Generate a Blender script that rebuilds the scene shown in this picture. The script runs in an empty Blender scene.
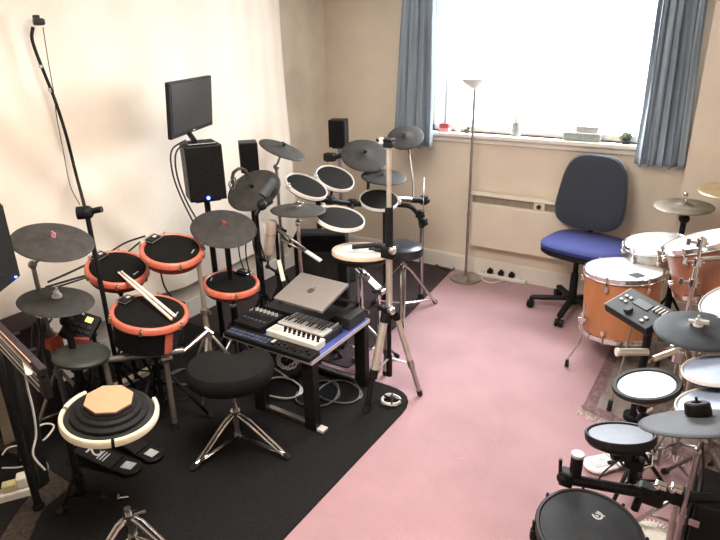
import bpy, bmesh, math, random
from mathutils import Vector, Matrix
random.seed(7)
PI = math.pi
scene = bpy.context.scene
COL = scene.collection
V = Vector

# ------------------------------------------------------------------ materials
def mat(name, color, rough=0.5, metal=0.0, var=0.06, scale=30.0, bump=0.0, bscale=None, spec=0.5, emit=None, estr=0.0, sheen=0.0, coat=0.0, aniso=None, alpha=1.0):
    m = bpy.data.materials.new(name); m.use_nodes = True
    nt = m.node_tree; n = nt.nodes; b = n['Principled BSDF']
    tc = n.new('ShaderNodeTexCoord'); mp = n.new('ShaderNodeMapping')
    nt.links.new(tc.outputs['Object'], mp.inputs['Vector'])
    if aniso: mp.inputs['Scale'].default_value = aniso
    nz = n.new('ShaderNodeTexNoise'); nz.inputs['Scale'].default_value = scale; nz.inputs['Detail'].default_value = 4
    nt.links.new(mp.outputs['Vector'], nz.inputs['Vector'])
    rp = n.new('ShaderNodeValToRGB')
    c0 = [max(0, c*(1-var*2)) for c in color]; c1 = [min(1, c*(1+var*2)) for c in color]
    rp.color_ramp.elements[0].color = (*c0, 1); rp.color_ramp.elements[1].color = (*c1, 1)
    rp.color_ramp.elements[0].position = .3; rp.color_ramp.elements[1].position = .7
    nt.links.new(nz.outputs['Fac'], rp.inputs['Fac'])
    nt.links.new(rp.outputs['Color'], b.inputs['Base Color'])
    b.inputs['Roughness'].default_value = rough; b.inputs['Metallic'].default_value = metal
    b.inputs['Specular IOR Level'].default_value = spec
    if sheen: b.inputs['Sheen Weight'].default_value = sheen
    if coat: b.inputs['Coat Weight'].default_value = coat; b.inputs['Coat Roughness'].default_value = .1
    if bump:
        n2 = n.new('ShaderNodeTexNoise'); n2.inputs['Scale'].default_value = bscale or scale*4; n2.inputs['Detail'].default_value = 3
        nt.links.new(mp.outputs['Vector'], n2.inputs['Vector'])
        bp = n.new('ShaderNodeBump'); bp.inputs['Strength'].default_value = bump; bp.inputs['Distance'].default_value = .01
        nt.links.new(n2.outputs['Fac'], bp.inputs['Height']); nt.links.new(bp.outputs['Normal'], b.inputs['Normal'])
    if emit:
        b.inputs['Emission Color'].default_value = (*emit, 1); b.inputs['Emission Strength'].default_value = estr
    return m

M = {}
def dm(k, *a, **kw): M[k] = mat(k, *a, **kw)
dm('shaded_carpet', (.055,.044,.036), .95, var=.2, scale=60, bump=.4, bscale=200, spec=.2)
dm('carpet', (.40,.232,.256), .95, var=.07, scale=2.2, bump=.5, bscale=260, sheen=.3)
dm('mat_black', (.0115,.011,.011), .95, var=.25, scale=160, bump=.6, bscale=300, spec=.2)
dm('mat_plum', (.055,.040,.044), .95, var=.2, scale=120, bump=.5, bscale=300, spec=.2)
dm('wall', (.74,.655,.545), .9, var=.03, scale=3, bump=.15, bscale=120)
dm('wall_grey', (.70,.62,.51), .9, var=.06, scale=3, bump=.15, bscale=120)
dm('ceiling', (.8,.76,.7), .95, var=.02, scale=4)
dm('white_paint', (.80,.76,.70), .45, var=.02, scale=6)
dm('radiator', (.74,.67,.56), .5, var=.02, scale=5)
dm('grille', (.30,.26,.21), .6, var=.2, scale=8, aniso=(60,1,1))
dm('sheet', (.88,.80,.70), .9, var=.025, scale=2.5, bump=.15, bscale=60)
dm('curtain', (.27,.335,.40), .85, var=.10, scale=3, bump=.2, bscale=250, aniso=(8,8,.6), sheen=.2)
dm('rubber', (.042,.039,.037), .7, var=.12, scale=25, bump=.1, bscale=200, spec=.22)
dm('rubber_dark', (.020,.0195,.019), .65, var=.12, scale=25, bump=.1, spec=.25)
dm('rubber_blue', (.062,.071,.083), .6, spec=.3, var=.08, scale=25, bump=.1, bscale=200)
dm('rubber_green', (.035,.042,.036), .55, var=.1, scale=30)
dm('black', (.010,.010,.0105), .5, var=.2, scale=40, spec=.2)
dm('black_gloss', (.012,.012,.013), .18, var=.2, scale=40)
dm('black_fabric', (.0075,.0072,.007), .9, var=.2, scale=80, bump=.4, bscale=300, spec=.2)
dm('mesh_black', (.008,.0078,.0075), .9, var=.3, scale=400, bump=.2, bscale=900, spec=.12)
dm('mesh_grey', (.011,.010,.0095), .85, var=.2, scale=300, bump=.2, bscale=900, spec=.12)
dm('mesh_white', (.82,.83,.85), .55, var=.02, scale=60, bump=.05, bscale=600)
dm('mesh_blue', (.28,.35,.49), .45, var=.04, scale=30, bump=.05, bscale=600)
dm('mesh_blue_dark', (.105,.125,.165), .5, var=.05, scale=30, bump=.05, bscale=600)
dm('pad_slate', (.024,.028,.034), .6, spec=.3, var=.12, scale=20, bump=.1, bscale=300)
dm('orange_rim', (.66,.155,.10), .42, var=.08, scale=30, coat=.2)
dm('red_shell', (.20,.035,.022), .4, var=.15, scale=50, coat=.2)
dm('white_rim', (.80,.78,.74), .4, var=.03, scale=40)
dm('cream_rim', (.86,.80,.58), .45, var=.04, scale=40)
dm('tan_rim', (.72,.55,.42), .45, var=.06, scale=40)
dm('chrome', (.72,.70,.67), .16, 1.0, var=.04, scale=20)
dm('steel', (.42,.40,.38), .32, 1.0, var=.08, scale=20)
dm('alu', (.68,.63,.56), .4, .7, var=.05, scale=20)
dm('grey_tube', (.24,.225,.21), .4, .6, var=.08, scale=20)
dm('tan_wood', (.56,.30,.175), .6, var=.03, scale=14, aniso=(1,6,1))
dm('wood_orange', (.47,.185,.075), .38, var=.05, scale=4, aniso=(5,5,.6), coat=.3)
dm('wood_red', (.30,.115,.065), .38, var=.07, scale=5, aniso=(7,7,.7), coat=.4)
dm('drumhead', (.84,.85,.86), .35, var=.02, scale=20)
dm('bronze', (.21,.175,.135), .6, .6, var=.12, scale=8, aniso=(1,1,14))
dm('brass', (.70,.58,.36), .3, .9, var=.08, scale=10)
dm('champagne', (.64,.55,.46), .38, .7, var=.04, scale=30)
dm('silver_lid', (.30,.275,.26), .42, .5, var=.02, scale=20)
dm('logo_dark', (.08,.075,.072), .4, .3, var=.05)
dm('desk_blue', (.075,.10,.33), .38, var=.05, scale=12)
dm('edge_pale', (.55,.52,.60), .4, var=.05)
dm('key_white', (.82,.80,.77), .35, var=.03)
dm('body_grey', (.030,.030,.032), .55, spec=.3, var=.1)
dm('button_blue', (.05,.07,.12), .5, var=.15)
dm('light_grey', (.55,.54,.52), .5, var=.05)
dm('white_plastic', (.80,.77,.70), .4, var=.04)
dm('chair_back', (.025,.034,.052), .85, var=.15, scale=200, bump=.3, bscale=400, sheen=.25)
dm('chair_seat', (.016,.028,.17), .8, var=.15, scale=200, bump=.3, bscale=400, sheen=.08)
dm('seat_navy', (.018,.022,.034), .28, var=.15, scale=30, bump=.05)
dm('stick', (.83,.75,.66), .5, var=.05, scale=20)
dm('cable_black', (.012,.012,.012), .5, var=.1)
dm('cable_white', (.72,.69,.64), .5, var=.04)
dm('cable_grey', (.13,.125,.12), .5, var=.06)
dm('screen', (.020,.022,.024), .35, var=.15, scale=3, spec=.35)
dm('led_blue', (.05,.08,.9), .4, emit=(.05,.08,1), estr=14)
dm('lcd_yellow', (.8,.75,.15), .4, emit=(1,.85,.2), estr=1.3)
dm('pink_nut', (.75,.30,.33), .5, var=.05)
dm('orange_box', (.62,.13,.06), .6, var=.08)
dm('red_part', (.42,.07,.07), .5, var=.08)
dm('pale_wood', (.55,.46,.36), .6, var=.1, scale=8, aniso=(1,1,8))
dm('rug', (.24,.20,.18), .95, var=.10, scale=18, bump=.5, bscale=200)
dm('rug_border', (.20,.12,.13), .95, var=.2, scale=40, bump=.5, bscale=200)
dm('fringe', (.62,.52,.48), .9, var=.1)
dm('paper', (.82,.80,.77), .7, var=.03)
dm('book_red', (.28,.10,.08), .6, var=.15)
dm('grey_green', (.32,.38,.36), .6, var=.1)
dm('grey_pale', (.45,.47,.48), .5, var=.08)
dm('plant', (.10,.14,.07), .7, var=.3, scale=30)
dm('amber', (.62,.56,.30), .5, var=.1)
dm('frosted', (.80,.84,.84), .5, var=.03)
def glass():
    m = bpy.data.materials.new('window_glass'); m.use_nodes = True; nt = m.node_tree; n = nt.nodes
    n.remove(n['Principled BSDF'])
    t = n.new('ShaderNodeBsdfTransparent'); g = n.new('ShaderNodeBsdfGlossy'); g.inputs['Roughness'].default_value = .02
    nz = n.new('ShaderNodeTexNoise'); nz.inputs['Scale'].default_value = 3
    mr = n.new('ShaderNodeMapRange'); mr.inputs['To Min'].default_value = .03; mr.inputs['To Max'].default_value = .06
    nt.links.new(nz.outputs['Fac'], mr.inputs['Value'])
    x = n.new('ShaderNodeMixShader'); nt.links.new(mr.outputs['Result'], x.inputs['Fac'])
    nt.links.new(t.outputs[0], x.inputs[1]); nt.links.new(g.outputs[0], x.inputs[2])
    nt.links.new(x.outputs[0], n['Material Output'].inputs['Surface'])
    return m
M['glass'] = glass()

# ------------------------------------------------------------------ mesh building
def basis(c, n, xd=None):
    n = V(n).normalized()
    x = V(xd) if xd is not None else V((1,0,0))
    x = x - n*x.dot(n)
    if x.length < 1e-5: x = V((0,1,0)) - n*n.y
    x.normalize(); y = n.cross(x)
    return Matrix(((x.x,y.x,n.x,c[0]),(x.y,y.y,n.y,c[1]),(x.z,y.z,n.z,c[2]),(0,0,0,1)))

def spline(pts, k=6):
    P = [V(p) for p in pts]
    if len(P) < 3: return P
    P = [P[0]*2-P[1]] + P + [P[-1]*2-P[-2]]
    out = []
    for i in range(1, len(P)-2):
        for j in range(k):
            t = j/k; a,b,c,d = P[i-1],P[i],P[i+1],P[i+2]
            out.append(.5*((2*b)+(c-a)*t+(2*a-5*b+4*c-d)*t*t+(3*b-a-3*c+d)*t*t*t))
    out.append(P[-2]); return out

class MB:
    def __init__(s): s.v=[]; s.f=[]; s.sm=[]; s.M=Matrix.Identity(4)
    def at(s, m): s.M = m; return s
    def add(s, vs, fs, sm=False):
        o = len(s.v); s.v += [s.M @ V(p) for p in vs]
        s.f += [tuple(i+o for i in f) for f in fs]; s.sm += [sm]*len(fs); return s
    def box(s, c, size, bev=0.0, rz=0.0, sm=False):
        bm = bmesh.new(); bmesh.ops.create_cube(bm, size=1)
        for v in bm.verts: v.co = V((v.co.x*size[0], v.co.y*size[1], v.co.z*size[2]))
        if bev: bmesh.ops.bevel(bm, geom=list(bm.edges), offset=min(bev, min(size)*.45), segments=2, affect='EDGES', profile=.5)
        R_ = Matrix.Translation(V(c)) @ Matrix.Rotation(rz, 4, 'Z')
        bm.verts.index_update()
        s.add([R_ @ v.co for v in bm.verts], [[v.index for v in f.verts] for f in bm.faces], sm); bm.free(); return s
    def obox(s, a, b, w, h, up=(0,0,1), bev=0.0):      # a bar from a to b
        a = V(a); b = V(b); z = (b-a); L = z.length; keep = s.M
        s.M = keep @ basis((a+b)/2, z, V(up).cross(z) if abs(V(up).normalized().dot(z.normalized())) < .99 else (1,0,0))
        s.box((0,0,0), (w, h, L), bev); s.M = keep; return s
    def tube(s, pts, r, seg=8, closed=False):
        P = [V(p) for p in pts]; n = len(P); rs = r if isinstance(r,(list,tuple)) else [r]*n
        vs=[]; fs=[]; up=None
        for i,p in enumerate(P):
            if closed: t = P[(i+1)%n]-P[i-1]
            else: t = P[min(i+1,n-1)]-P[max(i-1,0)]
            if t.length < 1e-9: t = V((0,0,1))
            t.normalize()
            if up is None: up = V((0,0,1)) if abs(t.z)<.9 else V((1,0,0))
            x = up - t*up.dot(t)
            if x.length < 1e-5: x = t.orthogonal()
            x.normalize(); y = t.cross(x); up = x
            for k in range(seg):
                a = 2*PI*k/seg; vs.append(p + rs[i]*(x*math.cos(a)+y*math.sin(a)))
        m = n if closed else n-1
        for i in range(m):
            for k in range(seg):
                a=i*seg+k; b=i*seg+(k+1)%seg; j=((i+1)%n)*seg
                fs.append((a,b,j+(k+1)%seg,j+k))
        s.add(vs, fs, True)
        if not closed:
            s.add([vs[k] for k in range(seg)], [tuple(range(seg))[::-1]]); s.add([vs[(n-1)*seg+k] for k in range(seg)], [tuple(range(seg))])
        return s
    def lathe(s, prof, seg=32, a0=0.0, a1=2*PI):       # profile of (radius, height)
        full = abs(a1-a0-2*PI) < 1e-6; m = seg if full else seg+1; vs=[]; fs=[]; row=[]
        for r,z in prof:
            if r < 1e-7: row.append([len(vs)]*m); vs.append(V((0,0,z)))
            else:
                row.append(list(range(len(vs), len(vs)+m)))
                for k in range(m):
                    a = a0+(a1-a0)*k/seg; vs.append(V((r*math.cos(a), r*math.sin(a), z)))
        for i in range(len(prof)-1):
            for k in range(seg):
                q = (row[i][k], row[i][(k+1)%m], row[i+1][(k+1)%m], row[i+1][k]); u=[]
                for t in q:
                    if t not in u: u.append(t)
                if len(u) > 2: fs.append(tuple(u))
        return s.add(vs, fs, True)
    def cyl(s, p0, p1, r0, r1=None, seg=16):
        r1 = r0 if r1 is None else r1; p0=V(p0); p1=V(p1); keep = s.M; L=(p1-p0).length
        s.M = keep @ basis(p0, p1-p0); s.lathe([(0,0),(r0,0),(r0,0),(r1,L),(r1,L),(0,L)], seg); s.M = keep; return s
    def ball(s, c, r, sx=1, sy=1, sz=1, seg=16):
        keep = s.M; s.M = keep @ Matrix.Translation(V(c)) @ Matrix.Diagonal((sx,sy,sz,1))
        s.lathe([(r*math.sin(PI*i/10), -r*math.cos(PI*i/10)) for i in range(11)], seg); s.M = keep; return s
    def ring(s, R, r, z=0, seg=40, ts=8):
        return s.tube([(R*math.cos(2*PI*k/seg), R*math.sin(2*PI*k/seg), z) for k in range(seg)], r, ts, True)
    def prism(s, poly, z0, z1):
        n=len(poly); vs=[(p[0],p[1],z0) for p in poly]+[(p[0],p[1],z1) for p in poly]
        fs=[tuple(range(n))[::-1], tuple(range(n,2*n))]+[(i,(i+1)%n,n+(i+1)%n,n+i) for i in range(n)]
        return s.add(vs, fs)
    def grid(s, fn, nu, nv, sm=True):
        vs=[fn(i/nu, j/nv) for j in range(nv+1) for i in range(nu+1)]
        return s.add(vs, [(j*(nu+1)+i, j*(nu+1)+i+1, (j+1)*(nu+1)+i+1, (j+1)*(nu+1)+i) for j in range(nv) for i in range(nu)], sm)
    def build(s, name, m, parent=None, recalc=True):
        me = bpy.data.meshes.new(name)
        off = V((0,0,0)); Mi = None
        if parent is not None: Mi = world(parent).inverted()
        vs = [Mi @ p for p in s.v] if Mi else s.v
        me.from_pydata([tuple(p) for p in vs], [], s.f)
        me.polygons.foreach_set('use_smooth', s.sm)
        bm = bmesh.new(); bm.from_mesh(me); bmesh.ops.remove_doubles(bm, verts=list(bm.verts), dist=1e-6)
        if recalc: bmesh.ops.recalc_face_normals(bm, faces=list(bm.faces))
        for e in bm.edges:
            if len(e.link_faces)==2 and e.calc_face_angle(0) > .7: e.smooth = False
        bm.to_mesh(me); bm.free(); me.update()
        me.materials.append(M[m] if isinstance(m,str) else m)
        o = bpy.data.objects.new(name, me); COL.objects.link(o)
        if parent is not None: o.parent = parent
        return o

def world(o):
    m = o.matrix_basis.copy(); p = o.parent
    while p is not None: m = p.matrix_basis @ m; p = p.parent
    return m
def tag(o, label, cat, group=None, kind=None):
    o['label'] = label; o['category'] = cat
    if group: o['group'] = group
    if kind: o['kind'] = kind
    return o
def thing(name, label, cat, loc, rz=0.0, group=None, rot=None):
    o = bpy.data.objects.new(name, None); COL.objects.link(o); o.empty_display_size = .05
    o.location = loc; o.rotation_euler = rot if rot is not None else (0,0,rz)
    return tag(o, label, cat, group)
def struct(name, mb, m, parent=None):
    o = mb.build(name, m, parent)
    if parent is None: o['kind'] = 'structure'
    return o
def solo(name, mb, m, label, cat, group=None, loc=None):   # a thing that is one mesh, origin at its base
    c = V(loc) if loc is not None else V((sum(p.x for p in mb.v)/len(mb.v), sum(p.y for p in mb.v)/len(mb.v), min(p.z for p in mb.v)))
    mb.v = [p-c for p in mb.v]; o = mb.build(name, m); o.location = c
    return tag(o, label, cat, group)
def cable(pts, r, m, label, cat='cable', group=None, k=6, name='cable'):
    return solo(name, MB().tube(spline(pts, k), r, 6), m, label, cat, group)

# ------------------------------------------------------------------ camera
cd = bpy.data.cameras.new('camera'); cam = bpy.data.objects.new('camera', cd); COL.objects.link(cam)
cd.sensor_width = 36; cd.lens = 36*589.5/720; cd.clip_start = .02
r_,u_,b_ = ((0.844894, 0.534564, -0.019902), (-0.181421, 0.321344, 0.929421), (0.50323, -0.781652, 0.368483))
cam.matrix_world = Matrix(((r_[0],u_[0],b_[0],0),(r_[1],u_[1],b_[1],0),(r_[2],u_[2],b_[2],1.9),(0,0,0,1)))
scene.camera = cam

# ------------------------------------------------------------------ the room
YB, XL, XR, YF, ZC = 4.469, -3.19, 1.5, -1.4, 2.45
struct('floor', MB().box(((XL+XR)/2,(YB+YF)/2,-.05), (XR-XL+.4, YB-YF+.4, .1)), 'carpet')
struct('ceiling', MB().box(((XL+XR)/2,(YB+YF)/2,ZC+.05), (XR-XL+.4, YB-YF+.4, .1)), 'ceiling')
wx0, wx1, wz0, wz1 = -2.20, -.50, 1.17, 2.32
b = MB()
b.box(((XL-.1+wx0)/2, YB+.06, ZC/2), (wx0-XL+.1, .12, ZC)); b.box(((wx1+XR+.1)/2, YB+.06, ZC/2), (XR+.1-wx1, .12, ZC))
b.box(((wx0+wx1)/2, YB+.06, wz0/2), (wx1-wx0, .12, wz0)); b.box(((wx0+wx1)/2, YB+.06, (wz1+ZC)/2), (wx1-wx0, .12, ZC-wz1))
struct('wall_back', b, 'wall')
struct('wall_left', MB().box((XL-.05,(YB+YF)/2,ZC/2), (.1, YB-YF, ZC)), 'wall_grey')
struct('wall_right', MB().box((XR+.05,(YB+YF)/2,ZC/2), (.1, YB-YF, ZC)), 'wall')
struct('wall_front', MB().box(((XL+XR)/2,YF-.05,ZC/2), (XR-XL, .1, ZC)), 'wall')
struct('wall_corner', MB().box(((-.262+XR)/2, YB-.06, ZC/2), (XR+.262, .12, ZC)), 'wall')
b = MB().box(((XL-.264)/2, YB-.008, .063), (-.264-XL, .016, .126)); b.box(((XL-.264)/2, YB-.005, .131), (-.264-XL, .010, .012))
struct('baseboard_back', b, 'white_paint')
struct('baseboard_left', MB().box((XL+.008,(YB+YF)/2,.065), (.016, YB-YF-.03, .13)), 'white_paint')
struct('baseboard_right', MB().box(((-.26+XR)/2, YB-.128, .065), (XR+.26, .016, .13)), 'white_paint')
b = MB()
fy = YB+.075
for x0,x1,z0,z1 in ((wx0,wx0+.06,wz0,wz1),(wx1-.06,wx1,wz0,wz1),(wx0,wx1,wz0,wz0+.05),(wx0,wx1,wz1-.05,wz1),(-2.085,-2.045,wz0,wz1)):
    b.box(((x0+x1)/2, fy, (z0+z1)/2), (x1-x0, .05, z1-z0), .006)
win = struct('window_1', b, 'white_paint')
struct('pane', MB().box(((wx0+wx1)/2, fy+.005, (wz0+wz1)/2), (wx1-wx0-.08, .006, wz1-wz0-.06)), 'glass', win)
b = MB().box(((wx0+wx1)/2, YB+.0, 1.155), (wx1-wx0+.10, .13, .03), .006); b.box(((wx0+wx1)/2, YB-.012, 1.118), (wx1-wx0+.02, .022, .045), .004)
struct('trim_sill', b, 'white_paint')

# ------------------------------------------------------------------ cloths
def sheet_pt(u, v):
    y = 3.80 - u*4.84
    hem = .30 - .22*min(1, max(0, (1.75-y)/.5))
    z = hem + (2.44-hem)*v
    x = -3.115 + .012*math.sin(y*5.1+1.2*z) + .016*math.sin(y*2.3-z*2.6+.7)*(1.15-v) + .006*math.sin(y*13+z*3)
    x += .012*math.sin((3.80-y)*42)*math.exp(-(3.80-y)*3.0) + .03*(1-v)*max(0,1-abs(y-2.0)/1.4)
    x += .022*math.exp(-((y-1.55-.75*(1.6-z))**2)/.012) - .018*math.exp(-((y-1.25-.8*(1.7-z))**2)/.02)
    return (x, y, z)
solo('backdrop_sheet', MB().grid(sheet_pt, 190, 50), 'sheet', 'large cream cloth sheet hung along the whole left wall', 'sheet', loc=(-3.1,1.4,.1))
def curtain(bl, br, tl, tr, z0, label, folds, ph):
    z1 = 2.40; zt = 2.07
    def fn(u, v):
        z = z0+(z1-z0)*v; k = (z-z0)/(zt-z0)
        x = (bl+(br-bl)*u)*(1-k) + (tl+(tr-tl)*u)*k
        a = u*folds*2*PI+ph
        y = 4.365 + .026*math.sin(a)*(1-.35*k) + .010*math.sin(a*2.3+1+k) + .006*math.sin(u*40+5*k)
        return (x + .007*math.cos(a*1.4+2*k), y, z + .006*math.sin(a)*(1-v))
    o = solo('curtain', MB().grid(fn, 110, 24), 'curtain', label, 'curtain', 'pair of blue curtains', loc=((bl+br)/2,4.365,z0))
    md = o.modifiers.new('thickness', 'SOLIDIFY'); md.thickness = .004
curtain((-0.580, 4.365, 1.048)[0], (-0.261, 4.365, 1.064)[0], (-0.574, 4.365, 2.071)[0], (-0.307, 4.365, 2.059)[0], (-0.413, 4.365, 1.050)[2], 'grey-blue pleated curtain right of the window, behind the gold cymbal', 5.2, .4)
curtain((-2.453, 4.365, 1.027)[0], (-2.083, 4.365, 1.063)[0], (-2.384, 4.365, 2.152)[0], (-2.080, 4.365, 2.139)[0], (-2.245, 4.365, 1.043)[2], 'grey-blue pleated curtain left of the window, behind the black cymbal pads', 3.6, 1.9)

# floor mats and rug
def rounded(poly, rads, k=6):
    out=[]; n=len(poly)
    for i in range(n):
        p=V(poly[i]).to_3d(); a=V(poly[i-1]).to_3d(); c=V(poly[(i+1)%n]).to_3d(); r=rads[i]
        if r<=0: out.append((p.x,p.y)); continue
        d=min(r,(a-p).length*.45,(c-p).length*.45); s=p+(a-p).normalized()*d; e=p+(c-p).normalized()*d
        for j in range(k+1):
            t=j/k; q=s*(1-t)**2+p*2*t*(1-t)+e*t*t; out.append((q.x,q.y))
    return out
solo('floor_mat', MB().prism(rounded([(-1.278,-.3),(-1.268,2.56),(-3.16,2.53),(-3.16,1.12),(-2.30,1.10),(-2.28,.93),(-2.13,.78),(-2.10,-.3)],[0,.20,.05,.05,.05,.10,.1,0]), .0, .008), 'mat_black',
     'charcoal black carpet mat under the small blue table, rounded corner on pink carpet', 'mat', loc=(-1.7,1.2,0))
solo('floor_mat', MB().prism(rounded([(-1.775,2.60),(-1.80,3.36),(-1.90,4.44),(-3.16,4.44),(-3.16,2.54),(-2.02,2.54),(-1.96,2.60)],[.03,.0,.06,.02,.02,.0,.0]), .0, .007), 'mat_plum',
     'dark plum carpet mat under the silver-rimmed drum kit in the corner', 'mat', loc=(-2.4,3.5,0))
solo('floor_mat', MB().prism(rounded([(-2.36,.86),(-2.24,.70),(-2.2,.2),(-2.9,.2),(-2.9,1.05),(-2.5,1.12)],[.1,.08,0,0,.1,.1]), .0, .008), 'mat_black',
     'black mat at the bottom left corner beside the white power strip', 'mat', loc=(-2.5,.6,0))
solo('shaded_carpet', MB().prism([(-1.9,-.3),(-1.9,1.3),(-3.07,1.3),(-3.07,-.3)], .0, .004), 'shaded_carpet', 'brown sheet coloured as shaded carpet between the black mats at bottom left', 'floor covering', loc=(-2.4,.5,0))  # sheet laid over the carpet, its shade put into the dark colour
rg = solo('rug', MB().prism([(-0.454, 2.896, -0.000)[:2], (-0.451, 3.691, 0.000)[:2], (-.30,4.25), (.95,4.2), (.85,2.46)], .0, .009), 'rug', 'grey-brown woven rug with fringed edge under the orange drum kit', 'rug', loc=(.2,3.3,0))
E_ = [(-0.454, 2.896, -0.000), (-0.451, 3.691, 0.000)]
MB_ = MB().obox((E_[0][0]+.03,E_[0][1],.0105), (E_[1][0]+.03,E_[1][1],.0105), .06, .002, (0,0,1)); MB_.obox((E_[0][0],E_[0][1]+.035,.0107), (.85,2.50,.0107), .06, .002, (0,0,1))
MB_.build('border_stripe', 'rug_border', rg)
fr = MB()
for i in range(150):
    t = i/149; x = E_[0][0]+(.85-E_[0][0])*t; y = E_[0][1]+(2.46-E_[0][1])*t
    fr.tube([(x,y,.007),(x-.006+random.uniform(-.008,.008),y-.03,.005),(x+random.uniform(-.015,.015),y-.055-random.uniform(0,.02),.003)], .0022, 4)
o = fr.build('fringe', 'fringe', rg); o['kind'] = 'stuff'

# ------------------------------------------------------------------ heater, lamp, power strips
t = thing('wall_heater', 'cream slimline wall heater with dark outlet grille below the window', 'heater', (-1.33,4.42,.27))
hx0, hx1 = -1.757, -.86
MB().box(((hx0+hx1)/2,4.413,.455), (hx1-hx0,.085,.365), .008).box(((hx0+hx1)/2,4.413,.706), (hx1-hx0,.085,.018), .006).box((hx0+.012,4.413,.66), (.024,.085,.09), .004).build('body', 'radiator', t)
MB().box(((hx0+hx1)/2,4.425,.668), (hx1-hx0-.03,.05,.062)).build('grille', 'grille', t)
cb = MB().box((-1.19,4.415,.668), (.085,.078,.060), .004).build('control_box', 'radiator', t)
MB().cyl((-1.19,4.378,.668),(-1.19,4.365,.668),.017).build('dial', 'body_grey', cb)
for x in (hx0+.15,hx1-.15): MB().box((x,4.455,.40), (.04,.03,.2)).build('wall_bracket', 'radiator', t)

lx, ly = -1.722, 4.30
t = thing('floor_lamp', 'slim chrome floor lamp standing in front of the window', 'lamp', (lx,ly,0))
MB().at(Matrix.Translation((lx,ly,0))).lathe([(0,0),(.128,0),(.132,.006),(.130,.014),(.04,.020),(.018,.03),(.016,.05),(0,.05)], 40).build('base', 'steel', t)
MB().cyl((lx,ly,.03),(lx,ly,1.545),.0105).cyl((lx,ly,.54),(lx,ly,.57),.0135).cyl((lx,ly,1.04),(lx,ly,1.06),.013).build('pole', 'steel', t)
MB().at(Matrix.Translation((lx,ly,1.52))).lathe([(0,0),(.02,.0),(.05,.02),(.085,.045),(.105,.075),(.102,.076),(.08,.05),(.02,.02),(0,.018)], 36).build('lamp_shade', 'frosted', t)
MB().cyl((lx,ly,1.545),(lx,ly,1.575),.02).build('bulb', 'frosted', t)

def power_strip(a, b, label, w=.05, h=.035, plugs=(), white=True):
    a=V(a); b=V(b); a.z=b.z=0; d=(b-a); L=d.length; ang=math.atan2(d.y,d.x); c=(a+b)/2
    t = thing('power_strip', label, 'power strip', c, ang)
    keep = Matrix.Translation(c) @ Matrix.Rotation(ang,4,'Z')
    MB().at(keep).box((0,0,h/2), (L,w,h), .008).build('body', 'white_plastic' if white else 'black', t)
    n = max(2,int(L/.07))
    for i in range(n): MB().at(keep).box((-L/2+L*(i+.5)/n,0,h+.0008), (.04,.036,.0016), .0).build('socket', 'light_grey', t)
    return keep, L, h
k, L, h = power_strip((-1.661, 4.426, 0.000), (-1.252, 4.434, 0.000), 'white power strip on the carpet right of the lamp base')
for f in (-.25,-.02,.2):
    p = MB().at(k).box((f*L,0,h+.018), (.045,.042,.032), .006).cyl((f*L,0,h+.034),(f*L,-.004,h+.045),.012)
    solo('plug', p, 'black', 'black mains plug pushed into the power strip beside the lamp', 'plug', 'black plugs on the power strip by the lamp')

# ------------------------------------------------------------------ things on the sill
def sill(px, w, y=4.47): return px
sx = lambda p: p[0]
p0=(-2.069, 4.460, 1.195); p1=(-1.983, 4.460, 1.247)
t = thing('small_box', 'little red and dark box at the left end of the window sill', 'box', ((p0[0]+p1[0])/2,4.46,1.17))
MB().box(((p0[0]+p1[0])/2,4.46,1.185), (p1[0]-p0[0],.05,.030), .003).build('box_base', 'pink_nut', t)
MB().box(((p0[0]+p1[0])/2,4.46,1.218), (p1[0]-p0[0]-.004,.048,.036), .003).build('box_top', 'red_part', t)
x = (-2.026, 4.470, 1.338)[0]
solo('mullion_shade_bar', MB().at(Matrix.Translation((x,4.475,1.236))).lathe([(0,0),(.014,0),(.012,.2),(.005,.42),(0,.42)], 10), 'grey_pale', 'tall thin grey taper on the sill, added as the shaded edge of the window mullion', 'stick')  # grey taper that draws the shade along the lower mullion
for px, s, mm, lb in ((458,.020,'grey_pale','small grey trinket on the sill, nearest the red box'),(466,.026,'logo_dark','small dark trinket on the sill, between the red box and the lamp pole')):
    x = (-1.912, 4.460, 1.204)[0] if px==458 else (-1.835, 4.460, 1.193)[0]
    solo('trinket', MB().ball((x,4.46,1.17+s*.7), s, 1.1,.8,.7).ball((x+.012,4.46,1.17+s*1.5), s*.5), mm, lb, 'ornament')
x = (-1.440, 4.460, 1.217)[0]
t = thing('spray_bottle', 'grey-green bottle on the window sill just right of the lamp pole', 'bottle', (x,4.47,1.17))
MB().at(Matrix.Translation((x,4.47,1.17))).lathe([(0,0),(.032,0),(.034,.01),(.034,.085),(.028,.10),(0,.10)], 20).build('bottle_body', 'grey_green', t)
MB().at(Matrix.Translation((x,4.47,1.27))).lathe([(0,0),(.026,0),(.022,.04),(.012,.075),(0,.075)], 20).build('cap', 'frosted', t)
p0=(-1.082, 4.460, 1.203)[0]; p1=(-0.828, 4.460, 1.220)[0]
t = thing('storage_box', 'flat grey-green box on the window sill behind the office chair', 'box', ((p0+p1)/2,4.475,1.17))
MB().box(((p0+p1)/2,4.475,1.197), (p1-p0,.085,.052), .004).build('box_body', 'grey_green', t)
MB().box(((p0+p1)/2,4.475,1.226), (p1-p0+.006,.09,.008), .003).build('lid', 'frosted', t)
bk = MB().box(((p0+p1)/2+.03,4.475,1.252), ((p1-p0)*.6,.06,.042), .004); solo('small_box', bk, 'grey_pale', 'pale grey box lying on top of the flat sill box', 'box')
x = (-0.662, 4.460, 1.210)[0]
t = thing('potted_plant', 'small dark round plant on the sill beside the right curtain', 'plant', (x,4.465,1.17))
MB().at(Matrix.Translation((x,4.465,1.17))).lathe([(0,0),(.026,0),(.034,.035),(.030,.036),(0,.03)], 18).build('pot', 'body_grey', t)
lf = MB()
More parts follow.
